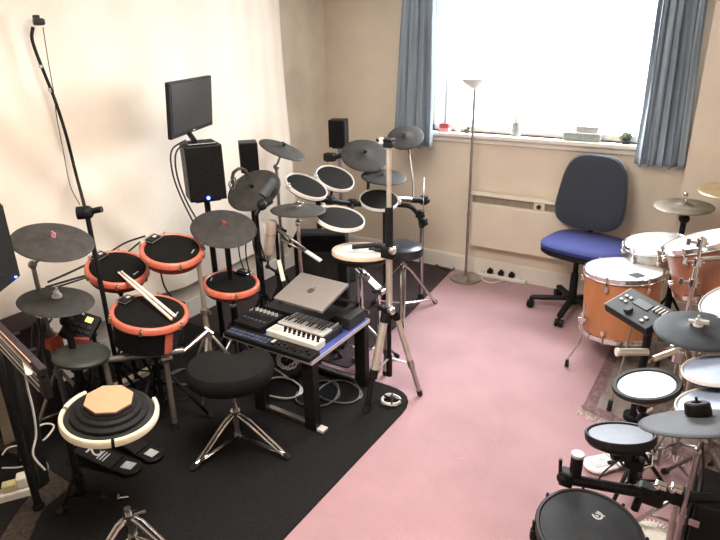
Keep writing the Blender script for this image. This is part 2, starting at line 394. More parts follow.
for i in range(46):
    a=random.uniform(0,2*PI); e=random.uniform(.1,1.4); r=random.uniform(.018,.036)
    c=V((x+r*math.cos(a)*math.cos(e), 4.465+r*math.sin(a)*math.cos(e), 1.206+r*math.sin(e)))
    lf.ball(c, .011, 1.2,.5,.9, 6)
lf.build('leaves', 'plant', t)

# ------------------------------------------------------------------ office chair
cx, cy = -.815, 4.095
t = thing('office_chair', 'blue swivel office chair with tall dark backrest under the window', 'chair', (cx,cy,0))
hub = MB().cyl((cx,cy,.07),(cx,cy,.13),.042,.036); hub.build('hub', 'black', t)
for i in range(5):
    a = math.radians(-93+72*i) if i else math.radians(-92)
    if i == 4: a = math.radians(-167)
    d = V((math.cos(a), math.sin(a), 0)); e = V((cx,cy,0))+d*.285
    ar = MB().obox((cx+d.x*.02,cy+d.y*.02,.105), (e.x,e.y,.078), .045, .030, bev=.01).build('leg', 'black', t)
    w = MB(); s = V((-d.y,d.x,0))
    for q in (-1,1): w.cyl(V((e.x,e.y,.028))+s*.006*q, V((e.x,e.y,.028))+s*.026*q, .028)
    w.cyl((e.x,e.y,.03),(e.x,e.y,.085),.010)
    w.build('caster', 'black', ar)
MB().cyl((cx,cy,.12),(cx,cy,.30),.030,.026).cyl((cx,cy,.28),(cx,cy,.445),.018).build('gas_column', 'black', t)
ch = math.radians(-101); F_ = V((math.cos(ch), math.sin(ch), 0)); S_ = V((-F_.y, F_.x, 0))
sc = V((cx+.058,cy+.04,0))+F_*.035
MB().at(Matrix.Translation((sc.x,sc.y,.445))@Matrix.Rotation(ch,4,'Z')).box((-.02,0,.012), (.24,.18,.035), .01).cyl((.05,-.08,.02),(.06,-.25,.01),.007).build('mechanism', 'black', t)
def se(a, p): return math.copysign(abs(math.cos(a))**p, math.cos(a)), math.copysign(abs(math.sin(a))**p, math.sin(a))
def cushion(M_, w, d, h, p=.62, dome=.6, taper=0.0, seg=48, bend=0.0):
    vs=[]; fs=[]; rows=[(0,-.5),(.80,-.5),(.94,-.42),(1.0,-.18),(1.0,.12),(.95,.34),(.80,.46),(.45,.5),(0,.52)]
    m = MB().at(M_); g=[]
    def P(r,z,k):
        c,s = se(2*PI*k/seg, p); x=c*d/2*r; y=s*w/2*r
        y *= 1+taper*(-x/(d/2))
        return (x, y, z*h + bend*(x*x) + (bend*.9)*(y*y))
    return m.grid(lambda u,v: P(*rows[int(round(v*8))], int(round(u*seg))%seg), seg, 8)
cushion(Matrix.Translation((sc.x,sc.y,.522))@Matrix.Rotation(ch,4,'Z'), .57, .50, .062).build('seat', 'chair_seat', t)
cushion(Matrix.Translation((sc.x,sc.y,.484))@Matrix.Rotation(ch,4,'Z'), .565, .49, .055).build('seat_shell', 'black', t)
bc = sc - F_*.235 + V((-.090,0,0)); tilt = math.radians(9)
upv = (V((0,0,1))*math.cos(tilt) - F_*math.sin(tilt)); nv = (F_*math.cos(tilt) + V((0,0,1))*math.sin(tilt))
bm_ = basis((bc.x,bc.y,.838), nv, upv)
cushion(bm_, .485, .535, .075, p=.60, taper=.13, bend=.25).build('backrest', 'chair_back', t)
cushion(bm_@Matrix.Translation((0,0,-.03)), .455, .505, .05, p=.60, taper=.13, bend=.25).build('back_shell', 'black', t)
MB().tube(spline([(sc.x-F_.x*.08,sc.y-F_.y*.08,.45),(bc.x-F_.x*.03,bc.y-F_.y*.03,.47),(bc.x-F_.x*.055,bc.y-F_.y*.055,.56),(bc.x-F_.x*.06,bc.y-F_.y*.06,.78)],5), .02).build('back_bar', 'black', t)

# ------------------------------------------------------------------ light
w = bpy.data.worlds.new('world'); scene.world = w; w.use_nodes = True
nt = w.node_tree; bg = nt.nodes['Background']
bg.inputs['Color'].default_value = (.93,.97,1,1); bg.inputs['Strength'].default_value = 4.0
def area(name, loc, target, sx, sy, e, col):
    l = bpy.data.lights.new(name, 'AREA'); l.shape = 'RECTANGLE'; l.size = sx; l.size_y = sy; l.energy = e; l.color = col
    o = bpy.data.objects.new(name, l); COL.objects.link(o); o.location = loc
    o.rotation_euler = (V(target)-V(loc)).to_track_quat('-Z','Y').to_euler(); return o
area('window_daylight', (-1.35,4.95,2.0), (-1.35,1.6,.5), 1.7, 1.2, 170, (.93,.97,1))
area('ceiling_fill', (-1.3,1.5,2.42), (-1.3,1.5,0), 1.0, 1.0, 62, (1,.90,.78))  # unseen fill panel under the ceiling, added to brighten the room
scene.view_settings.view_transform = 'Standard'; scene.view_settings.look = 'None'
scene.view_settings.exposure = 0.3
scene.cycles.use_denoising = True
scene.cycles.max_bounces = 8
scene.cycles.sample_clamp_indirect = 6

# ------------------------------------------------------------------ drum kit builders
def on(mb, c, n, xd=None): return mb.at(basis(c, n, xd))
def flat_dir(c, n, p):
    d = V(p)-V(c); n = V(n).normalized(); d -= n*d.dot(n); return d.normalized()

def cymbal(c, n, r, m, label, cat='cymbal pad', group=None, nut='chrome', bell=.03, parts=('post','wing_nut'), name='cymbal_pad', big=False):
    t = thing(name, label, cat, c, 0, group)
    B = basis(c, n)
    b = MB().at(B).lathe([(0,.016),(bell*.6,.015),(bell,.010),(bell*1.25,.006),(r*.55,.004),(r*.9,-.003),(r*.985,-.007),(r,-.010),(r*.985,-.013),(r*.9,-.010),(r*.5,-.004),(0,-.002)], 56)
    b.build('cymbal', m, t)
    if 'post' in parts:
        MB().at(B).cyl((0,0,-.03),(0,0,.040),.004).build('post', 'steel', t)
    if 'wing_nut' in parts:
        MB().at(B).cyl((0,0,.016),(0,0,.030),.010,.008,12).box((0,0,.034),(.030,.006,.012),.002).build('wing_nut', nut, t)
    if 'clutch' in parts:
        MB().at(B).cyl((0,0,.010),(0,0,.020),.022,.020).cyl((0,0,.018),(0,0,.046),.012).box((.016,-.004,.036),(.050,.016,.018),.003).box((-.014,.012,.024),(.046,.018,.014),.003).cyl((0,0,.04),(0,0,.062),.005).build('clutch', nut, t)
    if 'cap' in parts:
        MB().at(B).lathe([(0,.014),(.034,.014),(.036,.018),(.034,.046),(.030,.050),(0,.050)], 24).cyl((0,0,.05),(0,0,.065),.004).build('cap', 'black', t)
    return t

def red_pad(c, n, r, depth, label, modp, markp, lug0=0.0, shell='red_shell', stripes=False):
    t = thing('drum_pad', label, 'drum pad', c, 0, 'orange-rimmed drum pads')
    B = basis(c, n)
    MB().at(B).lathe([(0,.006),(r*.5,.0055),(r*.94,.003),(r,-.003),(r,-.010),(0,-.010)], 56).build('head', 'mesh_black', t)
    R = r+.022
    MB().at(B).lathe([(r-.002,-.006),(r+.006,.001),(R-.006,-.001),(R,-.008),(R+.001,-.030),(R-.006,-.038),(r-.004,-.038),(r-.002,-.006)], 56).build('rim', 'orange_rim', t)
    MB().at(B).lathe([(0,-.012),(r-.006,-.012),(r-.002,-.036),(r+.006,-.04),(r+.004,-depth),(r-.015,-depth-.008),(0,-depth-.008)], 48).build('shell', shell, t)
    if stripes:
        for a in (-2.75,-.15,1.6): MB().at(B@Matrix.Rotation(a,4,'Z')).box((r+.009,0,-.04-(depth-.04)/2),(.006,.042,depth-.05),.002).build('shell_stripe', 'orange_rim', t)
    for k in range(6):
        a = lug0+k*PI/3; ca, sa = math.cos(a), math.sin(a)
        l = MB().at(B@Matrix.Rotation(a,4,'Z')).box((R+.003,0,-.020),(.012,.016,.030),.003).cyl((R+.004,0,-.006),(R+.004,0,.006),.005,seg=8); l.build('lug', 'brass', t)
    d = flat_dir(c, n, modp); q = V(c)+d*(r*.86)+V(n).normalized()*.012
    Bm = basis(q, n, V(n).normalized().cross(d))
    bx = MB().at(Bm).box((0,0,0),(.078,.044,.022),.006).build('trigger_box', 'black', t)
    MB().at(Bm).tube([(-.042,-.026,.004),(-.036,-.031,.004),(.036,-.031,.004),(.042,-.026,.004),(.042,.026,.004),(-.042,.026,.004)], .0022, 6, True).build('bracket', 'steel', bx)
    MB().at(Bm).box((-.012,0,.0118),(.022,.016,.001)).build('badge', 'light_grey', bx)
    d = flat_dir(c, n, markp); q = V(c)+d*(r*.80)+V(n).normalized()*.0058
    Bm = basis(q, n, V(n).normalized().cross(d)); mk = MB().at(Bm)
    for i in range(8): mk.box((-.018+i*.005,0,0),(.0036,.006,.0012))
    mk.build('maker_mark', 'grey_pale', t)
    return t

def rim_pad(c, n, r, m_head, m_rim, label, group, m_shell='black', depth=.045, rw=.012, rh=.016, name='drum_pad', clampdir=None, cup=True):
    t = thing(name, label, 'drum pad', c, 0, group)
    B = basis(c, n); q = r-rw
    MB().at(B).lathe([(0,.004),(q*.6,.0035),(q*.97,.001),(q,-.004),(q,-.012),(0,-.012)], 48).build('head', m_head, t)
    MB().at(B).lathe([(q,-.004),(q+.002,.006),(r-.003,.007),(r,.002),(r,-rh),(r-.004,-rh-.003),(q,-rh)], 48).build('rim', m_rim, t)
    prof = [(0,-.010),(q,-.010),(r-.003,-rh),(r-.006,-depth*.6),(r*.8,-depth),(0,-depth)] if not cup else [(0,-.010),(q,-.010),(r-.002,-rh),(r*.93,-rh-.012),(r*.55,-depth),(r*.34,-depth-.012),(r*.30,-depth-.03),(0,-depth-.03)]
    MB().at(B).lathe(prof, 48).build('shell', m_shell, t)
    if clampdir is not None:
        d = flat_dir(c, n, V(c)+V(clampdir)); Bm = basis(V(c)+d*(r-.004), n, d)
        MB().at(Bm).box((.008,0,-.004),(.026,.032,.030),.005).cyl((.010,0,.008),(.010,0,.024),.006).build('rim_clamp', 'light_grey' if m_rim=='white_rim' else 'chrome', t)
    return t

def tri_legs(t, base, zh, spread, a0, m, r=.009, double=False, feet=None, brace_z=None, rf=.014):
    bx, by = base; brace_z = zh*.35 if brace_z is None else brace_z
    for k in range(3):
        if feet: fx, fy_ = feet[k]
        else: fx = bx+spread*math.cos(a0+k*2*PI/3); fy_ = by+spread*math.sin(a0+k*2*PI/3)
        d = V((fx-bx, fy_-by, 0)); dn = d.normalized(); s = V((-dn.y,dn.x,0))
        top = V((bx,by,zh))+dn*.022; ft = V((fx,fy_,.018)); mid = top.lerp(ft,.62); br = V((bx,by,brace_z))+dn*.018
        g = MB()
        if double:
            for q in (-1,1): g.tube([top+s*.010*q, top.lerp(ft,.12)+dn*.01+s*.013*q, ft+s*.011*q], r*.72, 8)
            for q in (-1,1): g.tube([br+s*.006*q, (top.lerp(ft,.93))+s*.006*q], r*.55, 6)
        else:
            g.tube([top, ft], r, 8); g.tube([br, mid], r*.7, 6)
        leg = g.build('leg', m, t)
        MB().tube([ft+V((0,0,.014))-dn*.012, ft+V((0,0,-.006))+dn*.008], rf, 10).build('rubber_foot', 'rubber_dark', leg)
    for z_, h_, q_ in ((zh,.02,.024),(brace_z,.015,.020)): MB().cyl((bx,by,z_-h_),(bx,by,z_+h_),q_,seg=14).build('collar', m, t)

def stand(name, label, base, top, n=(0,0,1), m='black', zh=.34, spread=.26, a0=.4, rp=.011, cat='stand', group=None, double=False, elbow=None, feet=None, mp=None):
    t = thing(name, label, cat, (base[0],base[1],0), 0, group)
    tri_legs(t, base, zh, spread, a0, m, double=double, feet=feet)
    n = V(n).normalized(); e = V(top)-n*.05
    zt = elbow if elbow is not None else e.z-.06
    mp = mp or m
    MB().cyl((base[0],base[1],.06),(base[0],base[1],zt*.62),rp*1.25).cyl((base[0],base[1],zt*.55),(base[0],base[1],zt),rp).build('pole', mp, t)
    MB().cyl((base[0],base[1],zt*.60),(base[0],base[1],zt*.60+.03),rp*1.9).obox((base[0]+.02,base[1],zt*.60+.015),(base[0]+.05,base[1],zt*.60+.015),.008,.02).build('height_clamp', m, t)
    g = MB(); P0 = V((base[0],base[1],zt))
    g.ball(P0, rp*1.9, 1,1,1,10); g.tube([P0, e], rp*.75, 8); g.ball(e, rp*1.3, seg=10); g.tube([e, V(top)-n*.004], rp*.55, 8)
    g.build('tilter', mp, t)
    return t

# ------------------------------------------------------------------ orange-rimmed kit
cymbal((-2.492,1.36,1.087), (.32,.05,.95), .170, 'rubber', 'black cymbal pad with pink wing nut, leftmost, above the split hi-hat pad', nut='pink_nut', group='black cymbal pads of the orange kit')
p_ = (-2.709, 1.356, 0.877)
stand('cymbal_stand', 'grey cymbal stand under the leftmost black cymbal pad', p_[:2], (-2.492,1.36,1.087), (.32,.05,.95), m='grey_tube', elbow=.93, a0=2.6, spread=.22)
cymbal((-2.563,1.352,.783), (.16,.12,.98), .165, 'rubber', 'black hi-hat pad with pale grey clutch, below the leftmost cymbal pad', cat='hi-hat pad', nut='light_grey', parts=('post','clutch'), name='hihat_pad')
stand('hihat_stand', 'black hi-hat stand under the pad with the grey clutch', (-2.563+.02,1.365), (-2.563,1.352,.783), (.16,.12,.98), m='black', a0=1.1, spread=.2, rp=.016)
cymbal((-2.287,2.191,.948), (.31,-.15,.94), .178, 'rubber', 'dark cymbal pad with a red nut, below the monitor speaker with the blue light', nut='red_part', group='black cymbal pads of the orange kit')
stand('cymbal_stand', 'thick black cymbal stand under the pad with the red nut', (-2.33,2.24), (-2.287,2.191,.948), (.31,-.15,.94), m='black', rp=.016, a0=2.0, spread=.24)

red_pad((-2.668,1.767,.789), (.31,-.04,.95), .140, .07, 'orange-rimmed drum pad with drumstick tips on it, nearest the left cymbal pads', (-2.743, 1.744, 0.853), (-2.588, 1.792, 0.741), .35)
red_pad((-2.425,1.939,.88), (.25,-.08,.96), .140, .07, 'orange-rimmed drum pad highest of the set, in front of the hanging sheet', (-2.530, 1.916, 0.926), (-2.378, 1.971, 0.834), .55)
red_pad((-2.314,1.663,.657), (.18,.07,.98), .165, .16, 'large deep orange-rimmed snare pad under the butts of the drumsticks', (-2.428, 1.639, 0.687), (-2.265, 1.696, 0.586), .15, 'black', True)
red_pad((-2.314,2.227,.608), (.12,.01,.99), .140, .06, 'orange-rimmed drum pad nearest the blue table, beside the silver microphone', (-2.314, 2.273, 0.656), (-2.364, 2.197, 0.561), .4)
stand('tom_stand', 'black stand holding the orange pad with the stick tips', (-2.735,1.80), (-2.668,1.767,.725), (.31,-.04,.95), a0=2.2, spread=.2)
p_ = (-2.339, 2.028, 0.713)
stand('tom_stand', 'dull bronze stand post at the right of the highest orange pad', p_[:2], (-2.39,1.95,.815), (-.5,-.5,.7), m='grey_tube', elbow=.80, mp='champagne', a0=1.0, spread=.2, rp=.012)
stand('snare_stand', 'dark snare stand under the large orange-rimmed snare pad', (-2.33,1.66), (-2.314,1.663,.50), (.18,.07,.98), a0=.6, spread=.24, m='black')
stand('tom_stand', 'short steel stand under the orange pad by the blue table', (-2.325,2.235), (-2.314,2.227,.56), (.12,.01,.99), m='steel', a0=.2, spread=.2, zh=.26)

# drumsticks lying over two pads
A_ = V((-2.629, 1.742, 0.773)); 
def stick(a, b, label):
    a=V(a); b=V(b); L=(b-a).length; B=basis(b, a-b)
    t = thing('drumstick', label, 'drumstick', b, 0, 'drumsticks on the orange pads')
    MB().at(B).lathe([(0,0),(.0062,.001),(.0078,.006),(.0078,L*.70),(.0045,L*.955),(.0035,L*.962),(0,L*.962)], 14).build('shaft', 'stick', t)
    MB().at(B@Matrix.Translation((0,0,L*.978))).ball((0,0,0),.0058,1,1,1.6,10).build('tip', 'stick', t)
stick((-2.599, 1.717, 0.788), (-2.144, 1.653, 0.654), 'pale drumstick lying lower of the pair across the orange pads')
stick((-2.583, 1.724, 0.794), (-2.132, 1.667, 0.667), 'pale drumstick lying upper of the pair across the orange pads')

# small green-black pad on a grey rack tube
c_ = (-2.475,1.364,.512)
t = thing('drum_pad', 'small plain grey-green rubber pad on the end of a grey tube', 'drum pad', c_)
MB().at(basis(c_,(.07,.11,.99))).lathe([(0,.012),(.10,.011),(.122,.006),(.130,-.004),(.128,-.016),(.11,-.030),(.05,-.040),(0,-.040)],48).build('pad_surface', 'rubber_green', t)
MB().at(basis(c_,(.07,.11,.99))).cyl((0,0,-.04),(0,0,-.07),.028).build('mount', 'black', t)
t = thing('pad_rack', 'grey tube rack with one slim leg, right of the small plain pad', 'rack', (-2.219,1.631,0))
MB().cyl((-2.43,1.40,.468),(-2.145,1.700,.462),.0155).build('crossbar', 'grey_tube', t)
MB().cyl((-2.225,1.62,.43),(-2.19,1.658,.433),.022).cyl((-2.205,1.64,.44),(-2.2,1.645,.505),.022).cyl((-2.175,1.67,.463),(-2.150,1.695,.462),.020).build('clamp', 'steel', t)
MB().cyl((-2.15,1.70,.455),(-2.121, 1.844, 0.512),.0125).cyl((-2.144, 1.847, 0.522),(-2.103, 1.859, 0.493),.012).build('side_tube','chrome',t)
lg = MB().cyl((-2.219,1.631,.02),(-2.215,1.635,.49),.0145).build('leg', 'grey_tube', t)
MB().cyl((-2.219,1.631,0.008),(-2.219,1.631,.05),.020,.017).build('rubber_foot', 'rubber_dark', lg)
lg = MB().cyl((-2.40,1.43,.02),(-2.40,1.43,.46),.0145).build('leg', 'grey_tube', t)
MB().cyl((-2.40,1.43,0.0),(-2.40,1.43,.05),.020,.017).build('rubber_foot', 'rubber_dark', lg)

# snare pad with cream hoop and an octagonal practice pad lying on it
c_ = (-1.965,1.147,.497); n_ = V((.14,.03,.99)).normalized(); B = basis(c_, n_)
t = thing('drum_pad', 'big round black pad with split cream hoop at the front left', 'drum pad', c_)
MB().at(B).lathe([(0,.004),(.10,.004),(.168,.001),(.172,-.006),(.172,-.02),(0,-.02)],56).build('head', 'rubber_dark', t)
for a0,a1 in ((-2.50,-.62),(-.55,1.25),(3.05,3.70)):
    q = MB().at(B); m_=max(6,int((a1-a0)/.1)); prof=[(.172,.000),(.176,.006),(.187,.005),(.191,-.004),(.190,-.024),(.173,-.024),(.172,.0)]
    q.lathe(prof, m_, a0, a1)
    for a in (a0,a1): q.add([(r*math.cos(a),r*math.sin(a),z) for r,z in prof[:-1]], [tuple(range(6))])
    q.build('hoop', 'cream_rim', t)
MB().at(B).lathe([(0,-.02),(.165,-.02),(.16,-.05),(.10,-.065),(0,-.065)],48).build('shell', 'black', t)
t = thing('practice_pad', 'octagonal tan practice pad on a stepped black base, on the cream-hooped pad', 'practice pad', V(c_)+n_*.004)
B2 = basis(V(c_)+n_*.004, n_)
MB().at(B2).lathe([(0,.0),(.148,.0),(.150,.006),(.148,.014),(.128,.018),(.126,.024),(.124,.032),(.108,.036),(.104,.044),(0,.044)],48).build('base', 'black', t)
o8=[(.098*math.cos(PI/8+k*PI/4),.098*math.sin(PI/8+k*PI/4)) for k in range(8)]
MB().at(B2).prism(o8,.044,.058).build('edge', 'body_grey', t)
MB().at(B2).prism([(x*.97,y*.97) for x,y in o8],.058,.064).build('top', 'tan_wood', t)
t = thing('pad_stand', 'black post stand carrying the big cream-hooped pad', 'stand', (-2.184,1.066,0))
MB().cyl((-2.184,1.066,.03),(-2.184,1.066,.40),.016).build('pole', 'black', t)
MB().tube(spline([(-2.184,1.066,.38),(-2.12,1.09,.405),(-1.99,1.14,.41),(-1.968,1.146,.43)],5),.014).build('arm', 'black', t)
tri_legs(t, (-2.184,1.066), .13, .10, .5, 'black', r=.008)

# ------------------------------------------------------------------ double kick pedal
def pedal(toe, heel, w, label, mark=None, mh='black', group=None, beater=True):
    toe=V(toe); heel=V(heel); d=(toe-heel); L=d.length; ang=math.atan2(d.y,d.x); K=Matrix.Translation(heel)@Matrix.Rotation(ang,4,'Z')
    t = thing('kick_pedal', label, 'pedal', heel, ang, group)
    MB().at(K).box((L*.5,0,.006),(L,w*.8,.008),.003).build('base_plate', 'steel' if mh!='black' else 'black', t)
    hp = MB().at(K); hp.lathe([(0,.012),(w*.55,.012),(w*.56,.02),(w*.5,.026),(0,.026)],24); hp.box((w*.4,0,.019),(w*.8,w*1.0,.013),.004); hp.build('heel_plate', mh, t)
    MB().at(K).box((w*.12,0,.0275),(w*.62,w*.5,.002),.0).build('heel_badge', 'grey_pale', t)
    K2 = K@Matrix.Translation((w*.85,0,.022))@Matrix.Rotation(-math.radians(15),4,'Y')
    FL=L*.72
    fb = MB().at(K2).box((FL/2,0,.004),(FL,w,.009),.004).build('footboard', mh, t)
    if mark:
        cu = bpy.data.curves.new('mark','FONT'); cu.body = mark; cu.size=w*1.05; cu.align_x='CENTER'; cu.align_y='CENTER'; cu.extrude=.0006
        tmp = bpy.data.objects.new('mark', cu); COL.objects.link(tmp); bpy.context.view_layer.update()
        me = bpy.data.meshes.new_from_object(tmp.evaluated_get(bpy.context.evaluated_depsgraph_get())); bpy.data.objects.remove(tmp)
        me.materials.clear(); me.materials.append(M['grey_pale']); ob = bpy.data.objects.new('numeral', me); COL.objects.link(ob); ob.parent = fb
        ob.matrix_basis = world(fb).inverted()@K2@Matrix.Translation((FL*.6,0,.0092))@Matrix.Rotation(PI/2,4,'Z')
        for i in range(3): MB().at(K2).box((FL*.42-i*.016,0,.009),(.006,w*.6,.0012)).build('stripe_mark', 'grey_pale', fb)
    x = L*.93
    for s in (-1,1): MB().at(K).cyl((x,s*w*.62,.0),(x,s*w*.55,.115),.008).build('upright', 'steel', t)
    MB().at(K).cyl((x,-w*.7,.112),(x,w*.7,.112),.007).build('axle', 'steel', t)
    MB().at(K).tube([(x,0,.112),(x-.02,0,.06),(FL+w*.8,0,FL*.25)],.004,6).build('chain', 'chrome', t)
    if beater:
        MB().at(K).cyl((x,0,.11),(x-.07,0,.26),.004).cyl((x-.095,0,.265),(x-.045,0,.285),.022).build('beater', 'chrome', t)
    return t
pedal((-2.44,1.225,0.008), (-2.150,1.300,0.008), .095, 'black kick pedal marked with a pale numeral, under the cream-hooped pad', mark='2', group=None, beater=False)
pedal((-2.43,1.395,0.008), (-2.130,1.415,0.008), .090, 'black kick pedal with bare footboard, behind the one with the numeral', beater=False)

# small chrome tripod at the front edge
t = thing('tripod_stand', 'low chrome double-braced tripod base at the bottom edge of the photo', 'stand', (-1.764,1.018,0))
tri_legs(t, (-1.764,1.018), .155, .17, .3, 'chrome', r=.009, double=True, brace_z=.05, rf=.013)
MB().cyl((-1.764,1.018,.04),(-1.764,1.018,.20),.013).cyl((-1.74,1.03,.17),(-1.70,1.05,.19),.006).build('pole', 'steel', t)
p_ = (-2.042, 1.147, 0.015)
solo('drum_key', MB().cyl((p_[0],p_[1],.014),(p_[0]+.035,p_[1]+.03,.016),.005).cyl((p_[0]-.014,p_[1]+.012,.016),(p_[0]+.014,p_[1]-.012,.016),.006), 'chrome', 'tiny chrome drum key lying on the black mat', 'drum key')

# ------------------------------------------------------------------ drum throne in front
def throne(name, label, xy, zseat, r, feet, a0, mseat, zh=.30, double=True, saddle=False, spread=.26):
    t = thing(name, label, 'drum throne', (xy[0],xy[1],0))
    K = Matrix.Translation((xy[0],xy[1],zseat))
    if saddle:
        seg=64; rows=[(0,-.055),(.7,-.055),(.9,-.048),(.985,-.025),(1,.0),(.985,.024),(.92,.042),(.75,.05),(.4,.052),(0,.05)]
        ax = math.radians(38)      # which way the notch looks
        def P(u,v):
            rr,z = rows[int(round(v*9))]; a=2*PI*u
            q = 1-.30*math.exp(-((a-PI/2-2*PI*(a-PI/2>PI))/.55)**2)-.05*math.exp(-((a-1.5*PI)/.5)**2)
            x = r*1.10*rr*math.cos(a)*q; y = r*1.06*rr*math.sin(a)*q
            return (x, y, z-.045*math.exp(-(x/.075)**2)*(y/r)*(1 if y>0 else 0) )
        MB().at(K@Matrix.Rotation(ax,4,'Z')).grid(P, seg, 9).build('seat', mseat, t)
    else:
        MB().at(K).lathe([(0,-.045),(r*.85,-.045),(r*.97,-.038),(r,-.02),(r,.008),(r*.97,.024),(r*.85,.034),(r*.5,.038),(0,.038)],48).build('seat', mseat, t)
    MB().at(K).lathe([(0,-.075),(.05,-.075),(.06,-.05),(0,-.045)],20).box((.0,0,-.055),(.16,.16,.012),.004).build('seat_bracket', 'black', t)
    MB().cyl((xy[0],xy[1],.06),(xy[0],xy[1],zseat-.06),.0125).build('pole', 'steel', t)
    tri_legs(t, xy, zh, spread, a0, 'chrome', r=.0080 if saddle else .012, double=double, feet=feet, brace_z=.07, rf=.016)
    return t
throne('drum_throne', 'black saddle-shaped drum throne on chrome double-braced legs, front of the blue table', (-1.835,1.70), .445, .188, [(-1.898,1.46),(-1.568,1.747),(-2.02,1.86)], 0, 'black_fabric', zh=.20, saddle=True)
throne('drum_throne', 'round navy drum throne with chrome legs beside the corner kit', (-1.865,3.47), .495, .143, [(-1.724,3.719),(-1.744,3.232),(-2.12,3.47)], 0, 'seat_navy', zh=.36, double=True)

# ------------------------------------------------------------------ blue table and what stands on it
tx0, tx1, ty0, ty1, tz = -2.155, -1.565, 1.977, 2.519, .430
t = thing('side_table', 'low table with bright blue top and black panel legs', 'table', ((tx0+tx1)/2,(ty0+ty1)/2,0))
MB().box(((tx0+tx1)/2,(ty0+ty1)/2,tz-.012),(tx1-tx0,ty1-ty0,.020),.002).build('tabletop', 'desk_blue', t)
b=MB()
for a,c2 in (((tx0,ty0),(tx1,ty0)),((tx1,ty0),(tx1,ty1)),((tx1,ty1),(tx0,ty1)),((tx0,ty1),(tx0,ty0))): b.obox((a[0],a[1],tz-.012),(c2[0],c2[1],tz-.012),.003,.021)
b.build('edge_band', 'edge_pale', t)
for lx_,ly_ in ((tx1-.037,ty0+.03),(tx1-.037,ty1-.03),(-1.945,ty0+.03),(-1.945,ty1-.03)):
    MB().box((lx_,ly_,(tz-.022+.01)/2),(.070,.048,tz-.030),.003).build('leg', 'black', t)
for y in (ty0+.03,ty1-.03): MB().box(((-1.945+tx1-.037)/2,y+.002,.026),(.31,.030,.026),.003).build('crossbar', 'steel', t)
MB().box((tx1+.012,ty0+.034,.018),(.055,.045,.016),.003).build('foot_plate', 'light_grey', t)

def panel(name, label, c, size, rz, m, cat):
    K = Matrix.Translation(c)@Matrix.Rotation(rz,4,'Z')@Matrix.Scale(1.064,4); t = thing(name, label, cat, c, rz)
    MB().at(K).box((0,0,size[2]/2), size, .004).build('body', m, t); return t, K
# black pad controller along the front edge
t,K = panel('pad_controller', 'long black pad controller along the front edge of the blue table', (-1.846,2.000,tz), (.53,.085,.024), .015, 'black', 'music controller')
for i in range(10):
    for j in range(2):
        MB().at(K).box((-.245+i*.026,-.022+j*.026,.0255),(.020,.020,.006),.002).build('button', 'button_blue', t)
for i in range(9): 
    sl = MB().at(K).box((.035+i*.026,-.006,.0245),(.006,.062,.002)).build('fader_slot', 'black', t)
    MB().at(K).box((.035+i*.026,-.02+.03*((i*7)%5)/5,.029),(.013,.010,.010),.002).build('fader', 'black_gloss', sl)
MB().at(K).box((.016,.01,.0246),(.016,.03,.002)).build('display', 'light_grey', t)
# mixer with silver knobs, rear left
t,K = panel('mixer', 'black mixer with a row of silver-ringed knobs, left of the white controller', (-2.052,2.150,tz), (.180,.185,.042), -.03, 'black', 'mixer')
for i in range(6):
    k_ = MB().at(K).cyl((-.07+i*.027,.062,.042),(-.07+i*.027,.062,.058),.0095,.008).build('knob', 'light_grey', t)
    MB().at(K).cyl((-.07+i*.027,.062,.058),(-.07+i*.027,.062,.060),.005).build('cap', 'black', k_)
for i in range(6):
    MB().at(K).cyl((-.07+i*.027,.02,.042),(-.07+i*.027,.02,.056),.007,.006).build('knob', 'body_grey', t)
for i in range(6): MB().at(K).box((-.07+i*.027,-.03,.0435),(.014,.014,.005),.002).build('button', 'button_blue', t)
# white controller
t,K = panel('knob_controller', 'white controller with two rows of black and white knobs on the blue table', (-1.761,2.101,tz), (.31,.078,.040), -.02, 'white_plastic', 'music controller')
for i in range(8):
    k_ = MB().at(K).cyl((-.075+i*.029,.018,.040),(-.075+i*.029,.018,.052),.0095,.008).build('knob', 'black', t)
    MB().at(K).box((-.075+i*.029,-.020,.0415),(.020,.024,.005),.003).build('button', 'key_white', t)
    MB().at(K).cyl((-.0605+i*.029,-.004,.040),(-.0605+i*.029,-.004,.050),.0075,.006).build('knob', 'black', t)
for i in range(4): MB().at(K).box((-.135+i*.013,.0,.0408),(.008,.04,.003),.001).build('side_button', 'light_grey', t)
# mini keyboard
t,K = panel('mini_keyboard', 'black mini keyboard with two octaves of white keys', (-1.766,2.234,tz), (.30,.155,.040), -.02, 'body_grey', 'keyboard')
kw=.285/15
for i in range(15): MB().at(K).box((-.1425+kw*(i+.5),-.040,.0435),(kw-.0012,.078,.010),.001).build('white_key', 'key_white', t)
for i in range(14):
    if i%7 in (2,6): continue
    MB().at(K).box((-.1425+kw*(i+1),-.020,.0495),(.0085,.040,.006),.001).build('black_key', 'black_gloss', t)
for i in range(8): MB().at(K).box((-.128+i*.031,.038,.0415),(.024,.058,.004),.002).build('drum_pad_button', 'grey_tube', t)
for i in range(4): MB().at(K).cyl((.128,.062-.018*i,.040),(.128,.062-.018*i,.05),.006).build('knob', 'grey_pale', t)
# black audio box at the right back
solo('audio_interface', MB().box((-1.633,2.421,tz+.034),(.106,.16,.068),.004), 'body_grey', 'black audio box under the right end of the laptop', 'audio box')
solo('effects_unit', MB().box((-1.925,2.395,tz+.020),(.43,.215,.038),.004), 'black', 'flat black unit at the back of the blue table under the laptop', 'music device')
